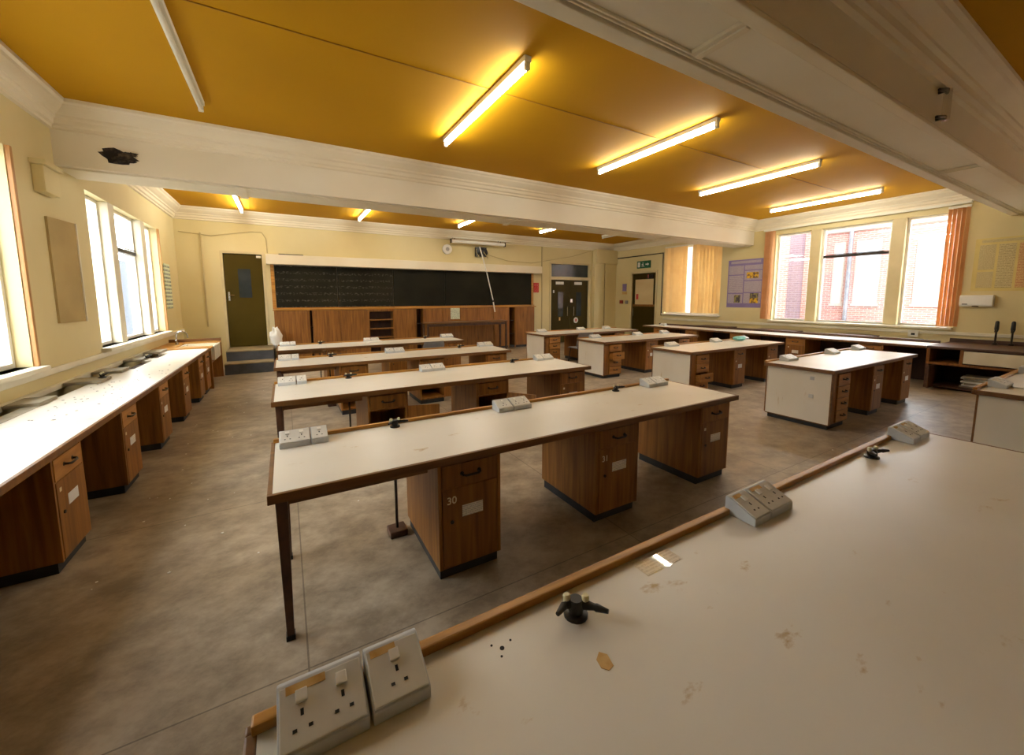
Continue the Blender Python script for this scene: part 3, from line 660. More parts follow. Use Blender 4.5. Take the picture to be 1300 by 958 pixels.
for key, (x0, x1, y0, y1, desc) in rows.items():
    t = worktop(x0, x1, y0, y1, tl[key])
    # service pipe that drops from the left gas tap
    pp = MB().tube([(0.72, y1 - y0 - 0.12, 0.03), (0.72, y1 - y0 - 0.12, H - 0.04)], 0.010, 8).tube([(0.72, y1 - y0 - 0.12, 0.6), (0.755, y1 - y0 - 0.12, 0.6)], 0.009, 8).build('service_pipe', M['metal'], t, True)
    MB().box(0.66, 0.78, y1 - y0 - 0.18, y1 - y0 - 0.06, 0, 0.045).bevel(0.008).build('pipe_foot', M['darkwood'], pp)
    sockets_row(x0, y1, desc, ((x0 + 0.045, x0 + 0.31, 'left end', True), (1.40, 1.70, 'middle', False), (3.08, 3.36, 'right end', False)))
    gas_tap((0.62 if key == 'b1' else 0.58, y1 - 0.085, H), 'black twin gas tap on the left half of ' + desc)
    gas_tap((2.71, y1 - 0.085, H), 'black twin gas tap on the right half of ' + desc)
    d = y1 - y0 - 0.09
    for i, (a, b) in enumerate(PX):
        side = ('left', 'middle', 'right')[i]
        sc = (x1 - x0) / 3.674
        a2, b2 = x0 + (a + 0.118) * sc, x0 + (b + 0.118) * sc
        kw = dict(kind='door'); lb = '%s wooden pedestal cabinet under %s' % (side, desc)
        if key == 'b1':
            lb = ['wooden cabinet numbered 30 with a drawer and a white sticker', 'middle wooden cabinet numbered 31 in the nearest full bench', 'wooden cabinet with sticker at the right end of the bench holding 30 and 31'][i]
            kw['number'] = ('30', '31', None)[i]
        if key == 'b2' and i < 2:
            kw['swing'] = (2.85, 2.2)[i]; lb = '%s wooden cabinet with its door hanging open under %s' % (side, desc)
        if key == 'b3' and i < 2:
            kw['swing'] = (2.5, 2.95)[i]; lb = '%s open wooden cabinet without contents under %s' % (side, desc)
        if key == 'b4': kw['sticker'] = False
        pedestal((a2, y0 + 0.035, 0), b2 - a2, d, lb, **kw)

# foreground bench
FY = 0.905
worktop(-0.12, 3.62, 0.03, FY, 'large white bench top with orange wood lip filling the foreground', legs='all')
sockets_row(-0.12, FY + 0.03, 'the foreground bench', ((-0.06, 0.235, 'left end', True), (1.53, 1.81, 'middle', False), (3.24, 3.52, 'right end', False)), True)
gas_tap((0.66, 0.79, H), 'black twin gas tap on the foreground bench nearest the camera', -0.6)
gas_tap((2.78, 0.82, H), 'small black gas tap on the foreground bench by its far socket', -0.2)
lc = thing('label_card', 'small printed card in a clear sleeve lying on the foreground bench', 'card', (1.04, 0.83, H), 0.0)
MB().box(-0.08, 0.08, -0.035, 0.04, 0, 0.0015).build('card', printed('card_print', s(240, 238, 230), s(218, 215, 206), 6, 0.55, 'Y'), lc)
MB().box(-0.085, 0.085, -0.04, 0.045, 0.0016, 0.0024).build('clear_sleeve', glass('sleeve', (0.99, 0.99, 0.98, 1), 0.06), lc)
def patch(pts, z, name, mt, label, cat='stain'):
    n = len(pts); mb = MB().prism(pts, 'z', z, z + 0.0012); return tag(mb.build(name, mt), label, cat)
patch([(0.615, 0.655), (0.635, 0.668), (0.648, 0.652), (0.640, 0.622), (0.622, 0.618), (0.61, 0.632)], H, 'glue_mark', M['glue'], 'brown leaf-shaped glue mark on the foreground bench')
hp = thing('screw_holes', 'cluster of dark screw holes in the foreground bench top', 'holes', (0.43, 0.80, H))
for dx, dy, r in ((0, 0, 0.006), (-0.02, 0.02, 0.003), (0.03, 0.01, 0.003), (-0.012, -0.02, 0.003)):
    MB().tube([(dx, dy, -0.001), (dx, dy, 0.0012)], r, 10).build('hole', M['hole'], hp)

# ------------------------------------------------------------------ white-ended benches on the right
rb = [('the cut-off white-ended bench at the right edge', 5.71, 8.60, 0.14, 1.00, 'white-ended bench cut off by the right edge of the photo'),
      ('the white-ended bench nearest the three-light window', 5.74, 8.56, 2.10, 2.92, 'white-ended bench nearest the three-light window, big blank end panel'),
      ('the white-ended bench with a teal cloth', 5.74, 8.64, 4.042, 4.88, 'white-ended bench with a teal cloth on its top'),
      ('the white-ended bench two away from the double doors', 5.58, 8.60, 5.905, 6.78, 'white-ended bench second from the double doors'),
      ('the white-ended bench nearest the double doors', 5.45, 8.68, 7.85, 8.72, 'white-ended bench nearest the double doors')]
for n, (desc, x0, x1, y0, y1, lab) in enumerate(rb):
    worktop(x0 - 0.02, x1, y0, y1, lab, legs=None)
    d = y1 - y0 - 0.07
    pedestal((x0 + 0.03, y0 + 0.03, 0), 0.47, d, 'four-drawer column with white end panel under ' + desc, 'drawers', endpanel=True, pulled=(1,) if n == 2 else ((2,) if n == 3 else ()))
    pedestal((x0 + 1.24, y0 + 0.03, 0), 0.37, d, 'middle wooden cabinet with sticker under ' + desc)
    pedestal((x0 + 2.34, y0 + 0.03, 0), 0.38, d, 'right-hand wooden cabinet under ' + desc)
    for a, pl in ((0.30, 'left'), (1.66, 'middle'), (2.62, 'right')):
        wedge((x0 + a, y1 - 0.165, H), 0.27 if pl == 'left' else 0.24, 'grey socket at the %s of %s' % (pl, desc), True)
# blank plates on the big end panel
for zz, lb, sz in ((0.63, 'small round plate high on the blank white end panel', 0.022), (0.40, 'small square blank plate on the white end panel', 0.025)):
    tag(MB().box(5.74 + 0.03 - 0.034, 5.74 + 0.03 - 0.022, 2.34 - sz, 2.34 + sz, zz - sz, zz + sz).bevel(0.004).build('blank_plate', M['socketg']), lb, 'plate')
tag(MB().blob((8.12, 4.66, H + 0.056), (0.15, 0.09, 0.045), 0.25, 14, 8, 3).build('teal_cloth', M['teal'], None, True), 'crumpled teal cloth on a white-ended bench', 'cloth')
for i, (x, y, r) in enumerate(((6.3, 0.75, 0.3), (7.1, 0.55, -0.2))):
    o = MB().box(-0.15, 0.15, -0.11, 0.11, 0, 0.012).bevel(0.003).build('paper_stack', M['sheet']); o.location = (x, y, H + 0.002); o.rotation_euler = (0, 0, r)
    tag(o, ('white papers lying near the left end of the cut-off right bench', 'white papers further along the cut-off right bench')[i], 'papers')
o = MB().box(-0.16, 0.16, -0.11, 0.11, 0, 0.012).box(-0.12, 0.18, -0.08, 0.12, 0.012, 0.02).build('paper_stack', M['sheet']); o.location = (1.55, 8.40, H + 0.002); o.rotation_euler = (0, 0, 0.15)
tag(o, 'loose papers beside the socket on the bench nearest the blackboard', 'papers')

# ------------------------------------------------------------------ left side bench
LX = -1.215
t = thing('side_worktop', 'long dusty white worktop along the left windows', 'worktop', (LX, 0, 0))
mb = MB().box(-0.50, -0.024, 0.2, 8.93, H - 0.035, H)
for y0, y1 in ((0.2, 6.75), (7.55, 7.85), (8.45, 8.93)): mb.box(-0.62, -0.50, y0, y1, H - 0.035, H)
mb.build('laminate_top', M['top'], t)
MB().box(-0.024, 0, 0.2, 8.93, H - 0.042, H + 0.001).bevel(0.004).build('edge_strip', M['wood_h'], t)
MB().box(XL - LX + 0.004, -0.62, 0.2, 8.93, H - 0.30, H - 0.28).box(-0.64, -0.62, 0.2, 8.93, H - 0.28, H - 0.036).build('service_trough', M['reddark'], t)
for y0, y1 in ((6.75, 7.55), (7.85, 8.45)): MB().box(-0.62, -0.50, y0, y1, H - 0.042, H - 0.034).build('trough_ledge', M['reddark'], t)
MB().box(XL - LX + 0.004, XL - LX + 0.05, 0.2, 8.93, H - 0.02, H + 0.03).bevel(0.004).build('upstand', M['sill'], t)
for y0, y1, ex in ((0.3, 2.2, 0), (3.30, 3.75, 0.10), (4.75, 5.05, 0), (5.75, 6.05, 0.08), (6.45, 6.75, 0.06), (7.50, 7.88, 0), (8.42, 8.93, 0)):
    MB().box(XL - LX + 0.06, -0.60 + ex, y0, y1, H + 0.002, H + 0.032).bevel(0.005).build('trough_cover', M['greyplate'], t)
for y0, y1 in ((2.2, 3.30), (3.75, 4.75)):
    MB().box(-0.70, -0.60, y0, y1, H - 0.03, H + 0.004).build('trough_cover', M['greyplate'], t)
for i, (yy, lb) in enumerate(((3.55, 'dark gas tap at the near trough of the left side bench'), (5.95, 'dark gas tap halfway along the left side bench'), (7.6, 'dark gas tap near the far trough of the left side bench'))):
    gas_tap((-1.78, yy, H + 0.032), lb, 1.57)
for i in range(7):
    y0 = 2.12 + 1.15 * i - (0.30 if i == 6 else 0)
    if i == 6: y0 = 8.5
    nm = ('mostly out of frame at the left edge', 'nearest the camera in view', 'second from the camera', 'third from the camera', 'fourth from the camera', 'fifth from the camera', 'last before the sink')[i]
    pedestal((LX - 0.025, y0, 0), 0.40, 0.58, 'wooden cabinet under the left side bench, ' + nm, 'door', math.pi / 2, group='wooden cabinets under the left side bench')
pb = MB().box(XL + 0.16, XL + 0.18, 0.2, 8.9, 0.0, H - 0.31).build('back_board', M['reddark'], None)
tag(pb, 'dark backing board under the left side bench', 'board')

# sink corner
t = thing('sink_unit', 'wooden sink unit with white ceramic sink in the left corner', 'sink', (LX, 8.95, 0))
MB().box(XL - LX, -0.56, 0, 1.46, H - 0.02, H + 0.01).build('drainer', M['lip'], t)
MB().box(-0.56, 0.0, 1.12, 1.46, H - 0.02, H + 0.01).build('drainer', M['lip'], t)
MB().box(XL - LX, 0.0, 1.44, 1.47, H + 0.01, H + 0.07).build('splash_board', M['wood_h'], t)
sb = MB(); sb.box(-0.54, 0.02, 0.32, 0.36, 0.50, H).box(-0.54, 0.02, 1.06, 1.10, 0.50, H).box(-0.54, -0.50, 0.36, 1.06, 0.50, H).box(-0.03, 0.02, 0.36, 1.06, 0.50, H).box(-0.50, -0.03, 0.36, 1.06, 0.50, 0.53)
sb.bevel(0.006).build('ceramic_basin', M['ceramic'], t)
MB().box(-0.56, 0, 0.0, 0.32, H - 0.02, H + 0.01).build('drainer', M['lip'], t)
for y in (0.02, 1.40): MB().box(-0.60, 0.0, y, y + 0.05, 0, H - 0.02).build('side_panel', M['wood'], t)
MB().box(-0.60, -0.02, 0.07, 1.40, 0.46, 0.50).build('basin_rail', M['wood'], t)
t = thing('swan_neck_tap', 'chrome swan-neck tap over the left corner sink', 'tap', (-1.86, 9.9, H + 0.01))
MB().tube([(0, 0, 0), (0, 0, 0.03)], 0.03, 12).build('base', M['chrome'], t, True)
pts = [(0, 0, 0.0), (0, 0, 0.16)] + [(0.085 - 0.085 * math.cos(a), 0, 0.16 + 0.10 * math.sin(a)) for a in [k * math.pi / 8 for k in range(1, 8)]] + [(0.17, 0, 0.15), (0.172, 0, 0.12)]
MB().tube(pts, 0.013, 10).build('spout', M['chrome'], t, True)
MB().tube([(0, 0, 0.07), (0, -0.07, 0.09)], 0.01, 8).build('lever', M['chrome'], t, True)

# ------------------------------------------------------------------ right wall bench
RX = 10.155
t = thing('side_worktop', 'pale worktop running under the right-hand windows', 'worktop', (RX, 2.4, 0))
MB().box(0.022, 0.80, 0, 6.62, H - 0.035, H).build('laminate_top', M['top'], t)
MB().box(0, 0.022, 0, 6.62, H - 0.042, H + 0.001).bevel(0.004).build('edge_strip', M['wood_h'], t)
MB().box(0.80, XR - RX - 0.03, 0, 6.62, H - 0.10, H - 0.08).build('service_trough', M['reddark'], t)
MB().box(0.80, 0.83, 0, 6.62, H - 0.08, H + 0.05).bevel(0.004).build('trough_rail', M['darkwood'], t)
for y0, y1 in ((0.35, 1.0), (1.9, 2.5), (3.6, 4.2), (5.3, 5.9)):
    MB().box(0.84, 1.3, y0, y1, H, H + 0.03).bevel(0.005).build('trough_cover', M['greyplate'], t)
for y0, y1 in ((1.05, 1.85), (2.55, 3.55), (4.25, 5.25)):
    MB().box(0.84, 1.3, y0, y1, H + 0.02, H + 0.05).bevel(0.005).build('trough_cover', M['darkwood'], t)
for i, y in enumerate((3.4, 4.75, 6.1, 7.45, 8.6)):
    pedestal((RX + 0.04, y, 0), 0.40, 0.75, 'wooden cabinet under the right window bench, number %s from the sink' % ('one', 'two', 'three', 'four', 'five')[i], 'door', -math.pi / 2, sticker=(i == 1), group='wooden cabinets under the right window bench')
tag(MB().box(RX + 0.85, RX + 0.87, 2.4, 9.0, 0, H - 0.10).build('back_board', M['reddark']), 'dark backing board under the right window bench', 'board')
for yy, lb in ((2.92, 'white double wall socket above the worktop near the right sink'),):
    b = tag(MB().box(XR - 0.05, XR - 0.03, yy - 0.08, yy + 0.08, H + 0.06, H + 0.20).bevel(0.005).build('wall_socket', M['socket']), lb, 'socket')
    MB().box(XR - 0.054, XR - 0.05, yy - 0.03, yy + 0.03, H + 0.10, H + 0.14).build('pin_slots', M['hole'], b)
wedge((RX + 0.45, 8.72, H), 0.2, 'small grey socket at the far end of the right window bench', True, -1.57)

t = thing('sink_counter', 'dark teak sink counter with white sink front at the right wall', 'sink', (RX, 0.55, 0))
MB().box(-0.02, XR - RX - 0.03, 0, 1.83, H - 0.03, H + 0.01).bevel(0.005).build('teak_top', M['darkwood'], t)
MB().box(XR - RX - 0.06, XR - RX - 0.03, 0, 1.83, H + 0.01, H + 0.08).build('splash_board', M['darkwood'], t)
MB().box(-0.03, 0.01, 0.1, 1.37, 0.50, H - 0.045).bevel(0.008).build('sink_front', M['ceramic'], t)
MB().box(0.0, 0.9, 0.0, 1.83, 0.44, 0.48).build('shelf', M['wood'], t)
for y in (0.0, 1.38, 1.79): MB().box(0.0, 0.9, y, y + 0.04, 0.48, H - 0.03).build('partition', M['wood'], t)
for y in (0.0, 1.79): MB().box(0.0, 0.9, y, y + 0.04, 0.0, 0.44).build('side_panel', M['darkwood'], t)
MB().box(0.88, 0.9, 0.0, 1.83, 0.0, H - 0.03).build('back_panel', M['reddark'], t)
MB().box(0.02, 0.88, 0.04, 1.79, 0.03, 0.06).build('shelf', M['darkwood'], t)
tag(MB().box(RX - 0.32, RX - 0.005, 2.25, 2.27, 0.04, 0.44).bevel(0.003).build('cupboard_door', M['darkwood']), 'dark cupboard door standing open at the right sink', 'door')
for i in range(7):
    o = MB().box(-0.16, 0.16, -0.22, 0.22, 0, 0.028).bevel(0.003).build('paper_bundle', M['sheet'] if i % 2 else M['greyplate'], key=('pb', i % 2)); o.location = (RX + 0.28 + 0.02 * (i % 3), 1.72, 0.062 + i * 0.029); o.rotation_euler = (0, 0, 0.1 * ((i * 7) % 5 - 2))
    tag(o, 'lowest paper bundle of the pile under the right-hand sink counter' if i == 0 else 'topmost paper bundle of the pile under the right-hand sink counter' if i == 6 else 'flat paper bundle inside the pile under the right-hand sink counter', 'papers', 'paper bundles under the right sink')
for i, (yy, lb) in enumerate(((1.79, 'left dark pillar tap behind the right-hand sink'), (1.60, 'right dark pillar tap behind the right-hand sink'))):
    t = thing('pillar_tap', lb, 'tap', (11.36, yy, H + 0.01), 0, 'tall laboratory taps')
    MB().tube([(0, 0, 0), (0, 0, 0.03), (0, 0, 0.035)], [0.035, 0.035, 0.02], 12).build('base', M['metal'], t, True)
    MB().tube([(0, 0, 0.03), (0, 0, 0.25)], 0.014, 10).build('column', M['metal'], t, True)
    MB().tube([(0, 0, 0.24), (0, 0, 0.29), (0, 0, 0.42), (0, 0, 0.44)], [0.02, 0.03, 0.026, 0.014], 12).build('valve_head', M['black'], t, True)
    MB().tube([(0, 0, 0.27), (-0.07, 0, 0.28), (-0.10, 0, 0.24)], 0.011, 8).build('spout', M['metal'], t, True)

# ------------------------------------------------------------------ right wall fittings
t = thing('paper_towel_dispenser', 'white paper towel dispenser above the right-hand sink', 'dispenser', (XR, 2.09, 1.47))
MB().prism([(0, 0.0), (-0.11, 0.0), (-0.14, 0.03), (-0.14, 0.19), (-0.12, 0.215), (0, 0.215)], 'y', -0.21, 0.21).build('case', M['white'], t) if False else None
cs = MB(); cs.prism([(0, 0.0), (-0.11, 0.0), (-0.14, 0.03), (-0.14, 0.19), (-0.12, 0.215), (0, 0.215)], 'y', -0.21, 0.21).bevel(0.006).build('case', M['white'], t)
MB().box(-0.143, -0.10, -0.04, 0.04, -0.004, 0.012).build('paper_slot', M['hole'], t)
MB().box(-0.1415, -0.139, 0.10, 0.17, 0.035, 0.05).build('name_mark', M['metal'], t)
t = thing('purple_poster', 'large purple poster with text panels and yellow photographs', 'poster', (XR, 6.535, 1.37))
MB().box(-0.006, 0, -0.5, 0.5, 0, 1.37).build('sheet', M['purple'], t)
for a, b, c, d in ((0.04, 0.47, 0.95, 1.2), (0.04, 0.47, 0.42, 0.92), (0.04, 0.47, 0.12, 0.39), (-0.47, 0.01, 1.07, 1.2), (-0.47, 0.01, 0.78, 1.04), (-0.47, 0.01, 0.44, 0.75), (-0.47, 0.01, 0.12, 0.41)):
    MB().box(-0.008, -0.006, a, b, c, d).build('text_panel', M['lilac'], t)
MB().box(-0.008, -0.006, -0.42, 0.42, 1.26, 1.33).build('title_strip', M['lilac'], t)
for a, b, c, d, mt in ((-0.38, -0.05, 0.83, 1.0, 'yellowpic'), (-0.40, -0.17, 0.27, 0.41, 'darkpic'), (-0.40, -0.17, 0.13, 0.27, 'yellowpic'), (0.10, 0.28, 0.14, 0.36, 'darkpic')):
    MB().box(-0.010, -0.008, a, b, c, d).build('photograph', M[mt], t)
t = thing('wall_chart', 'large pale yellow wall chart with columns of small print', 'poster', (XR, 1.70, 1.76))
MB().box(-0.006, 0, -0.75, 0.50, 0, 0.98).build('sheet', M['ypaper'], t)
for i in range(5):
    a = 0.44 - i * 0.235
    MB().box(-0.008, -0.006, a - 0.20, a, 0.06 if i else 0.40, 0.86).build('print_column', M['ochart'] if i in (2, 4) else M['ychart'], t)
MB().box(-0.008, -0.006, 0.24, 0.44, 0.06, 0.36).build('print_column', M['ychart'], t)
MB().box(-0.008, -0.006, -0.70, 0.42, 0.90, 0.95).build('title_strip', M['ychart'], t)
# exit sign above door 3
t = thing('exit_sign', 'green exit sign with running figure above the half-glazed door', 'sign', (XR, 10.22, 2.74))
MB().box(-0.05, 0, -0.30, 0.30, 0, 0.26).bevel(0.006).build('sign_box', M['green'], t)
MB().box(-0.053, -0.05, 0.15, 0.26, 0.04, 0.22).build('doorway_symbol', M['sheet'], t)
mg = MB()
mg.prism([(-0.01, 0.19), (0.02, 0.205), (0.045, 0.19), (0.02, 0.17)], 'x', -0.053, -0.05).prism([(0.0, 0.165), (0.05, 0.155), (0.035, 0.10), (-0.005, 0.11)], 'x', -0.053, -0.05)
mg.prism([(0.0, 0.11), (0.02, 0.105), (-0.02, 0.04), (-0.045, 0.045)], 'x', -0.053, -0.05).prism([(0.02, 0.11), (0.04, 0.10), (0.075, 0.05), (0.055, 0.042)], 'x', -0.053, -0.05).prism([(0.045, 0.155), (0.085, 0.125), (0.078, 0.11), (0.04, 0.135)], 'x', -0.053, -0.05)
mg.build('running_figure', M['sheet'], t)
MB().prism([(-0.10, 0.11), (-0.10, 0.15), (-0.19, 0.15), (-0.19, 0.185), (-0.26, 0.13), (-0.19, 0.075), (-0.19, 0.11)], 'x', -0.053, -0.05).build('arrow', M['sheet'], t)
tag(MB().box(XR - 0.02, XR, 11.05, 11.25, 1.92, 2.2).bevel(0.003).build('notice', M['purple']), 'small purple notice left of the exit door', 'notice')
tag(MB().box(XR - 0.015, XR, 11.02, 11.26, 1.80, 1.90).build('notice', M['glue']), 'small orange strip notice left of the exit door', 'notice')
tag(MB().box(XR - 0.05, XR, 11.2, 11.36, 1.44, 1.57).bevel(0.008).build('call_point', mat('red_call_point', s(130, 40, 26), s(140, 46, 30), 0.4)), 'dark red fire call point left of the exit door', 'call point')
tag(MB().box(XR - 0.04, XR, 10.95, 11.08, 1.43, 1.56).bevel(0.006).build('light_switch', M['steel']), 'grey switch beside the red call point', 'switch')
tag(MB().tube([(XR - 0.02, 11.53, 3.2), (XR - 0.02, 9.38, 3.2), (XR - 0.02, 9.38, 1.04)], 0.02, 8).build('conduit', M['metal']), 'dark conduit framing the exit door on the right wall', 'conduit')

# ------------------------------------------------------------------ back wall
t = thing('blackboard', 'long blackboard with faint chalk writing on the far wall', 'blackboard', (0, YB, 1.40))
sm = [-0.17, 1.29, 2.79, 4.37, 5.92, 7.56]
for i in range(5):
    MB().box(sm[i] + 0.006, sm[i + 1] - 0.006, -0.05, -0.02, 0.03, 1.10).bevel(0.003).build('board_panel', M['chalk'] if i < 2 else M['board'], t)
MB().box(-0.17, 7.56, -0.02, -0.0, 0.0, 1.12).build('backing', M['greyplate'], t)
for a, b in ((-0.25, -0.17), (7.56, 7.64)): MB().box(a, b, -0.07, 0, 0, 1.12).bevel(0.004).build('side_frame', M['lip'], t)
MB().box(-0.25, 7.64, -0.13, -0.0, 0, 0.03).bevel(0.004).build('chalk_ledge', M['lip'], t)
MB().box(-0.33, 7.92, -0.20, 0, 1.12, 1.36).bevel(0.006).build('pelmet', M['cornice'], t)
tag(MB().box(-0.05, 0.5, YB - 0.14, YB - 0.06, 2.765, 2.785).build('pelmet_offcut', M['metal']), 'thin dark strip lying on the pelmet above the blackboard', 'strip')

CY = 11.45
def wall_cab(x0, x1, kind, label, z1=1.36):
    t = thing('wall_cabinet', label, 'cabinet', (x0, CY, 0), 0, 'wooden cabinets below the blackboard')
    w = x1 - x0; d = YB - CY - 0.02
    for a in (0, w - 0.02): MB().box(a, a + 0.02, 0.0, d, 0, z1).build('side_panel', M['wood'], t)
    MB().box(0.02, w - 0.02, d - 0.015, d, 0, z1).build('back_panel', M['reddark'], t)
    MB().box(0.02, w - 0.02, 0.02, d - 0.015, 0, 0.08).build('plinth', M['plinth'], t)
    if kind == 'door':
        MB().box(0.004, w - 0.004, -0.02, 0, 0.08, z1 - 0.01).bevel(0.003).build('door', M['wood'], t)
    elif kind == 'shelf':
        for z in (0.3, 0.55, 0.80, 1.05): MB().box(0.02, w - 0.02, 0.0, d - 0.015, z, z + 0.025).build('shelf', M['wood'], t)
        MB().box(0.02, w - 0.02, -0.005, 0.01, z1 - 0.06, z1).build('top_rail', M['wood'], t)
    elif kind == 'panels':
        n = 5
        for i in range(n): MB().box(w * i / n + 0.003, w * (i + 1) / n - 0.003, -0.02, 0, 0.08, z1 - 0.01).bevel(0.003).build('front_panel', M['wood'], t)
    elif kind == 'slot':
        for z in (0.45, 0.9): MB().box(0.02, w - 0.02, 0.04, d - 0.015, z, z + 0.02).build('shelf', M['reddark'], t)
wall_cab(-0.23, 0.54, 'door', 'wooden cabinet door at the left end below the blackboard')
wall_cab(0.54, 0.64, 'slot', 'narrow dark open slot between the first two blackboard cabinets')
wall_cab(0.64, 1.28, 'door', 'wooden cabinet right of the narrow slot below the blackboard')
wall_cab(1.28, 2.02, 'door', 'wooden cabinet left of the open shelves below the blackboard')
wall_cab(2.02, 2.70, 'shelf', 'open wooden shelf unit below the blackboard')
wall_cab(2.70, 3.34, 'door', 'wooden cabinet right of the open shelves below the blackboard')
wall_cab(3.34, 3.58, 'slot', 'recessed dark cabinet beside the demonstration table')
wall_cab(3.58, 6.49, 'panels', 'long wood-panelled cabinet behind the demonstration table')
wall_cab(6.49, 6.74, 'slot', 'dark open gap in the cabinets near the right end of the blackboard')
wall_cab(6.74, 7.50, 'door', 'wooden cabinet at the right end below the blackboard')
tag(MB().box(-0.25, 7.56, CY - 0.03, YB - 0.13, 1.36, 1.395).bevel(0.004).build('cabinet_top', M['lip']), 'long wooden ledge on top of the blackboard cabinets', 'ledge')
t = thing('demonstration_table', 'dark plain table standing before the panelled cabinets', 'table', (4.78, 11.05, 0))
MB().box(-1.32, 1.32, -0.25, 0.25, 0.93, 0.965).bevel(0.004).build('table_top', M['wood_h'], t)
for sx in (-1.27, 1.27):
    for sy in (-0.2, 0.2): MB().box(sx - 0.025, sx + 0.025, sy - 0.025, sy + 0.025, 0, 0.93).build('leg', M['darkwood'], t)
MB().box(-1.24, 1.24, -0.2, -0.18, 0.85, 0.93).build('apron', M['darkwood'], t)
tag(MB().box(4.42, 4.72, CY - 0.026, CY - 0.0205, 1.02, 1.36).build('notice', M['notice']), 'pale green notice pinned to the cabinets behind the demonstration table', 'notice')
# projection screen roller and its fixings
t = thing('projection_screen', 'rolled-up white projection screen above the blackboard', 'screen', (5.45, YB - 0.25, 3.40))
MB().tube([(-0.92, 0, 0), (0.92, 0, 0)], 0.055, 14).build('roller_case', M['white'], t, True)
for a in (-0.95, 0.92): MB().box(a, a + 0.03, -0.06, 0.06, -0.065, 0.065).bevel(0.006).build('end_cap', M['metal'], t)
MB().box(-1.03, 1.03, 0.02, 0.05, 0.10, 0.135).build('hanging_rail', M['batten'], t)
for a in (-0.8, 0.8): MB().tube([(a, 0.03, 0.05), (a, 0.03, 0.11)], 0.008, 6).tube([(a, 0.04, 0.12), (a, 0.25, 0.12)], 0.01, 6).build('bracket', M['metal'], t)
t = thing('wall_speaker', 'small round white unit hanging left under the screen roller', 'speaker', (4.47, YB, 3.17))
MB().tube([(0, 0, 0), (0, -0.06, 0), (0, -0.075, 0)], [0.15, 0.15, 0.11], 18).build('case', M['white'], t, True)
MB().tube([(0, -0.072, 0), (0, -0.079, 0)], 0.06, 14).build('grille', M['steel'], t, True)
t = thing('broken_wall_box', 'broken black box with loose cables under the screen roller', 'box', (5.60, YB, 3.12))
MB().box(-0.18, 0.20, -0.10, 0.0, -0.12, 0.17).blob((0.05, -0.1, 0.02), (0.16, 0.06, 0.13), 0.3, 10, 7, 5).build('black_case', M['black'], t)
for i, (a, b) in enumerate(((-0.16, -0.1), (0.12, 0.22), (0.0, 0.1))): MB().tube([(a, -0.1, 0.1), (a - 0.05, -0.17, 0.0), (b, -0.16, -0.14 - 0.03 * i)], 0.012, 6).build('cable', M['cable'], t, True)
t = thing('window_pole', 'thin white pole hanging at a slant in front of the blackboard', 'pole', (5.45, YB - 0.40, 3.3))
MB().tube([(0.02, 0.14, 0), (0.20, 0.02, -0.80), (0.42, 0.0, -1.72)], 0.017, 8).build('upper_pole', M['white'], t, True)
MB().tube([(0.42, 0, -1.74), (0.48, 0, -2.08)], 0.02, 8).build('lower_pole', M['white'], t, True)
MB().tube([(0.415, 0, -1.70), (0.425, 0, -1.76)], 0.024, 8).build('collar', M['metal'], t, True)
tag(MB().box(7.68, 7.90, YB - 0.02, YB, 1.86, 2.2).bevel(0.003).build('fire_notice', M['redsign']), 'red fire notice between blackboard and double doors', 'notice')
# boxing and cupboard in the right corner
t = thing('pipe_boxing', 'tall cream boxing between the double doors and the corner', 'boxing', (10.38, YB, 0))
MB().box(0, 0.50, -0.16, 0, 0, 2.98).bevel(0.006).build('left_board', M['wall'], t)
MB().box(0.50, 0.55, -0.05, 0, 0, 2.98).build('dark_joint', M['reddark'], t)
MB().box(0.55, XR - 10.38, -0.16, 0, 0, 2.98).bevel(0.006).build('right_board', M['wall'], t)
MB().box(0.03, XR - 10.38, -0.22, 0, 2.98, 3.50).bevel(0.008).build('upper_box', M['wall'], t)
# cables and trunking
tag(MB().tube([(-2.0, YB - 0.012, 3.2), (-1.4, YB - 0.012, 3.14), (-0.6, YB - 0.012, 3.30), (-0.38, YB - 0.012, 3.30), (-0.30, YB - 0.012, 3.15), (-0.29, YB - 0.012, 2.80)], 0.011, 6).build('cable', M['cable'], None, True), 'slack beige cable above the olive door', 'cable')
tag(MB().tube([(5.8, YB - 0.012, 3.1), (6.6, YB - 0.012, 2.92), (7.6, YB - 0.012, 2.88), (8.4, YB - 0.012, 3.02), (9.4, YB - 0.012, 3.2), (10.3, YB - 0.012, 3.45)], 0.011, 6).build('cable', M['cable'], None, True), 'beige cable running from the screen to above the double doors', 'cable')
tag(MB().box(8.02, 8.05, YB - 0.03, YB, 0.12, 3.47).build('trunking', M['cable']), 'vertical cable trunking left of the double doors', 'trunking')
tag(MB().box(-1.62, -1.59, YB - 0.03, YB, 1.0, 3.2).build('trunking', M['cable']), 'vertical cable trunking left of the olive door', 'trunking')
tag(MB().blob((-0.22, 11.1, 0.72), (0.13, 0.12, 0.24), 0.22, 14, 9, 8).build('white_sheet', M['sheet'], None, True), 'crumpled white sheet heaped beside the steps', 'cloth')

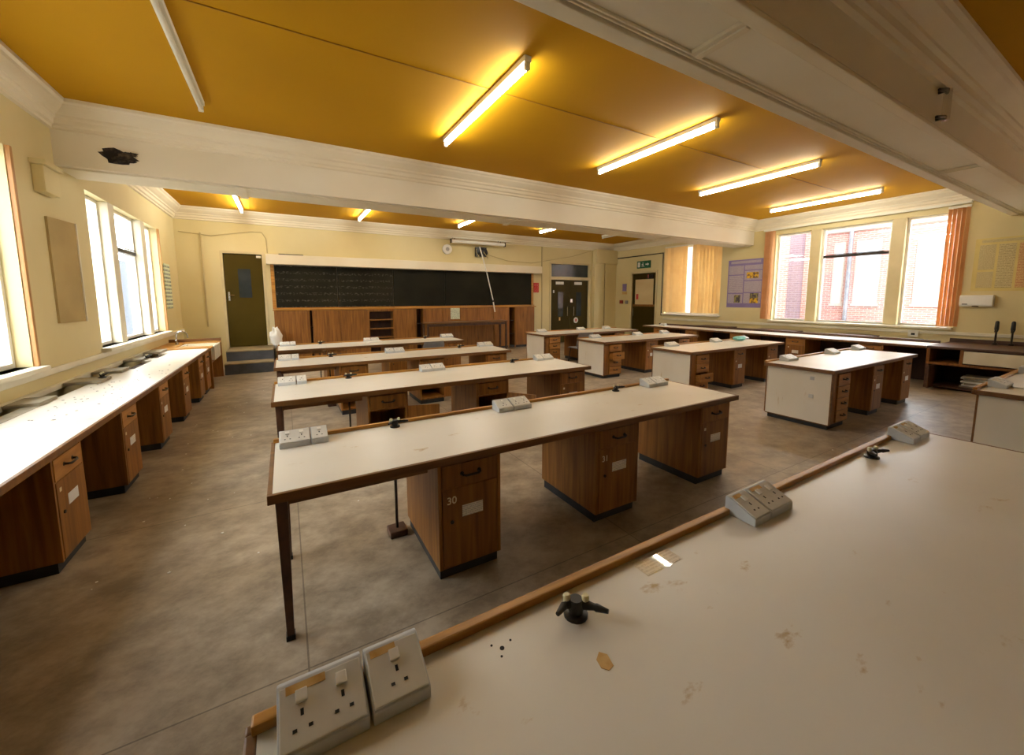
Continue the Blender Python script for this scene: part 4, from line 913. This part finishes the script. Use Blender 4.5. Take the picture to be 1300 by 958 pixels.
# ------------------------------------------------------------------ left wall fittings
t = thing('pinboard', 'brown pinboard coming away from the left wall', 'board', (XL, 6.27, 1.40))
pbm = MB(); pbm.add([(0.0, -0.28, 0), (0.06, 0.16, 0), (0.06, 0.16, 1.10), (0.0, -0.28, 1.10), (0.02, -0.28, 0), (0.08, 0.16, 0), (0.08, 0.16, 1.10), (0.02, -0.28, 1.10)],
    [(0, 3, 2, 1), (4, 5, 6, 7), (0, 1, 5, 4), (1, 2, 6, 5), (2, 3, 7, 6), (3, 0, 4, 7)])
pbm.build('board', M['board_brown'], t)
MB().box(0.05, 0.09, 0.155, 0.18, 0, 1.10).build('edge_strip', M['sill'], t)
tag(MB().box(XL, XL + 0.02, 10.52, 10.96, 1.46, 2.38).build('notice', M['notice']), 'pale notice on the left wall near the sink', 'notice')
t = thing('beam_corbel', 'cream corbel block under the beam on the left wall', 'corbel', (XL, 6.0, 2.72))
MB().box(0, 0.09, -0.16, 0.16, 0, 0.26).bevel(0.012).build('block', M['wall'], t); MB().box(0, 0.12, -0.19, 0.19, 0.26, 0.31).bevel(0.01).build('cap', M['wall'], t)
# ragged hole in the beam: plate with the cavity's shade painted into its colour
t = thing('plaster_hole', 'ragged dark hole broken into the cream beam', 'hole', (-1.55, B1N, 3.28))
rn = random.Random(4); pr = []
for i in range(22):
    a = 2 * math.pi * i / 22; r = rn.uniform(0.62, 1.12); pr.append((0.20 * r * math.cos(a), 0.085 * r * math.sin(a)))
MB().prism(pr, 'y', -0.008, 0.0).build('cavity', M['hole_shade'], t)
for i in range(7): MB().blob((rn.uniform(-0.15, 0.15), -0.015, rn.uniform(-0.05, 0.05)), (0.045, 0.02, 0.02), 0.4, 8, 6, i).build('lath_fragment', M['hole_shade'], t)
t = thing('beam_clamp', 'two black clamps holding a clear tube on the overhead beam', 'clamp', (5.0, B2N, 3.29))
for z in (-0.11, 0.11):
    MB().tube([(-0.10, -0.03, z - 0.01), (0.0, -0.05, z), (0.10, -0.03, z + 0.01)], [0.012, 0.02, 0.012], 8).tube([(0, 0, z), (0, -0.05, z)], 0.015, 8).build('clamp_arm', M['black'], t, True)
MB().tube([(0, -0.06, -0.14), (0, -0.06, 0.11)], 0.028, 12).build('clear_tube', glass('clear_tube_glass', (0.92, 0.92, 0.9, 1), 0.12), t, True)

# ------------------------------------------------------------------ chairs and oddments
def chair(loc, rz, label):
    t = thing('plastic_chair', label, 'chair', loc, rz, 'grey plastic chairs')
    k = ('chair',)
    MB().prism([(-0.2, 0.43), (0.17, 0.43), (0.2, 0.415), (0.2, 0.435), (0.17, 0.45), (-0.2, 0.45)], 'x', -0.22, 0.22).bevel(0.006).build('seat', M['greyplastic'], t, key=k + (0,))
    vs = []; fs = []
    for j in range(5):
        z = 0.47 + 0.085 * j + 0.02; yb = -0.20 - 0.03 * j; wd = 0.22 - (0.03 if j == 4 else 0)
        for i in range(7):
            u = -1 + i / 3; vs.append((u * wd, yb + 0.04 * u * u, z))
    n = len(vs)
    vs += [(a, b - 0.012, c) for a, b, c in vs]
    for j in range(4):
        for i in range(6):
            q = (j * 7 + i, j * 7 + i + 1, j * 7 + i + 8, j * 7 + i + 7); fs.append(q); fs.append(tuple(x + n for x in q[::-1]))
    rim = list(range(7)) + [7 * j + 6 for j in range(1, 5)] + [28 + i for i in range(5, -1, -1)] + [7 * j for j in range(3, 0, -1)]
    for a, b in zip(rim, rim[1:] + rim[:1]): fs.append((a, b, b + n, a + n))
    MB().add(vs, fs).build('backrest', M['greyplastic'], t, True, key=k + (1,))
    for sx in (-1, 1):
        MB().tube([(sx * 0.2, 0.22, 0), (sx * 0.17, 0.14, 0.43)], 0.012, 8).build('leg', M['metal'], t, True, key=k + (2, sx))
        MB().tube([(sx * 0.2, -0.25, 0), (sx * 0.17, -0.17, 0.43), (sx * 0.17, -0.22, 0.56)], 0.012, 8).build('leg', M['metal'], t, True, key=k + (3, sx))
chair((2.46, 7.58, 0), 0.05, 'grey plastic chair tucked at the long bench nearest the blackboard')
chair((6.3, 7.55, 0), -0.1, 'grey plastic chair behind a white-ended bench near the double doors')
tag(MB().prism([(1.22, 6.3), (1.5, 6.22), (1.44, 6.5)], 'z', 0.005, 0.16).build('blue_wedge', M['blue']), 'blue plastic piece on the floor between the long benches', 'plastic piece')
rn = random.Random(11); fl = MB()
for i in range(70):
    if i < 45: x, y = rn.uniform(-1.15, -0.4), rn.uniform(2.8, 8.5)
    else: x, y = rn.uniform(-0.3, 5.5), rn.uniform(1.2, 6)
    r = rn.uniform(0.003, 0.010); a0 = rn.random() * 6
    fl.prism([(x + r * math.cos(a0 + k * 1.57) * rn.uniform(0.6, 1.3), y + r * math.sin(a0 + k * 1.57)) for k in range(4)], 'z', 0.0, 0.003)
tag(fl.build('paint_flakes', M['sheet']), 'scattered pale paint flakes and grit on the floor', 'debris', kind='stuff')
fl = MB()
for i in range(60):
    x, y = rn.uniform(-1.75, -1.28), rn.gauss(5.2, 0.6); r = rn.uniform(0.004, 0.011); a0 = rn.random() * 6
    fl.prism([(x + r * math.cos(a0 + k * 1.57) * rn.uniform(0.6, 1.3), y + r * math.sin(a0 + k * 1.57)) for k in range(4)], 'z', H, H + 0.003)
tag(fl.build('plaster_flakes', M['stone']), 'fallen plaster flakes on the left side worktop', 'debris', kind='stuff')

# ------------------------------------------------------------------ outside
tag(MB().box(-60, 70, -60, 70, -5.2, -5.0).build('yard_ground', M['concrete']), None, None, None, 'structure')
t = thing('brick_building', 'red brick building seen through the right-hand windows', 'building', (20.0, 6, -5))
MB().box(0, 1.2, -20, 6, 0, 9.3).build('brick_wall', M['brick'], t)
MB().box(-0.06, 1.3, -20, 6, 9.3, 9.5).build('parapet', M['stone'], t)
for b0, b1 in ((1.40, 1.67), (0.27, 0.93), (-1.40, -0.84), (-2.6, -2.0), (-4.4, -3.6), (-6.6, -5.8), (-9, -8.2)):
    wf = MB().box(-0.05, 0.0, b0 - 0.1, b1 + 0.1, 6.30, 6.42).box(-0.03, 0.0, b0 - 0.06, b0, 6.42, 8.8).box(-0.03, 0.0, b1, b1 + 0.06, 6.42, 8.8).box(-0.03, 0.0, b0 - 0.06, b1 + 0.06, 8.8, 8.9).build('window', M['stone'], t)
    MB().box(-0.012, 0.0, b0, b1, 6.42, 8.8).build('pane', M['fwin'], wf)
MB().tube([(-0.1, 1.16, 0), (-0.1, 1.16, 9.3)], 0.07, 10).build('downpipe', M['pipe'], t, True)
t = thing('brick_wing', 'dark brick wing with a pier seen through the left pane of the three-light window', 'building', (16.5, 7, -5))
MB().box(0, 1.0, 0.02, 6, 0, 12).build('brick_wall', M['brick'], t)
MB().box(-0.25, 0, 0.28, 0.66, 0, 12).build('brick_pier', M['brickd'], t)
t = thing('glare_cut_building', 'grey building added beyond the left windows to cut their glare', 'building', (-14.0, 0, -5))
MB().box(-3, 0, -8, 75, 0, 10.6).build('wall', mat('grey_render', s(54, 61, 69), s(62, 69, 77), 0.9, (0.3, 0.3, 0.3)), t)  # added building; greys the view and lowers the brightness of the left windows
for i in range(14):
    for z in (2.2, 5.6):
        wf = MB().box(-0.02, 0.05, -0.9, 0.9, 0, 1.8).build('window', M['stone'], t, key='lwin'); wf.location = (0, -3 + 5.5 * i, z)
        p = MB().box(0.05, 0.06, -0.8, 0.8, 0.1, 1.7).build('pane', M['pipe'], wf, key='lpane')
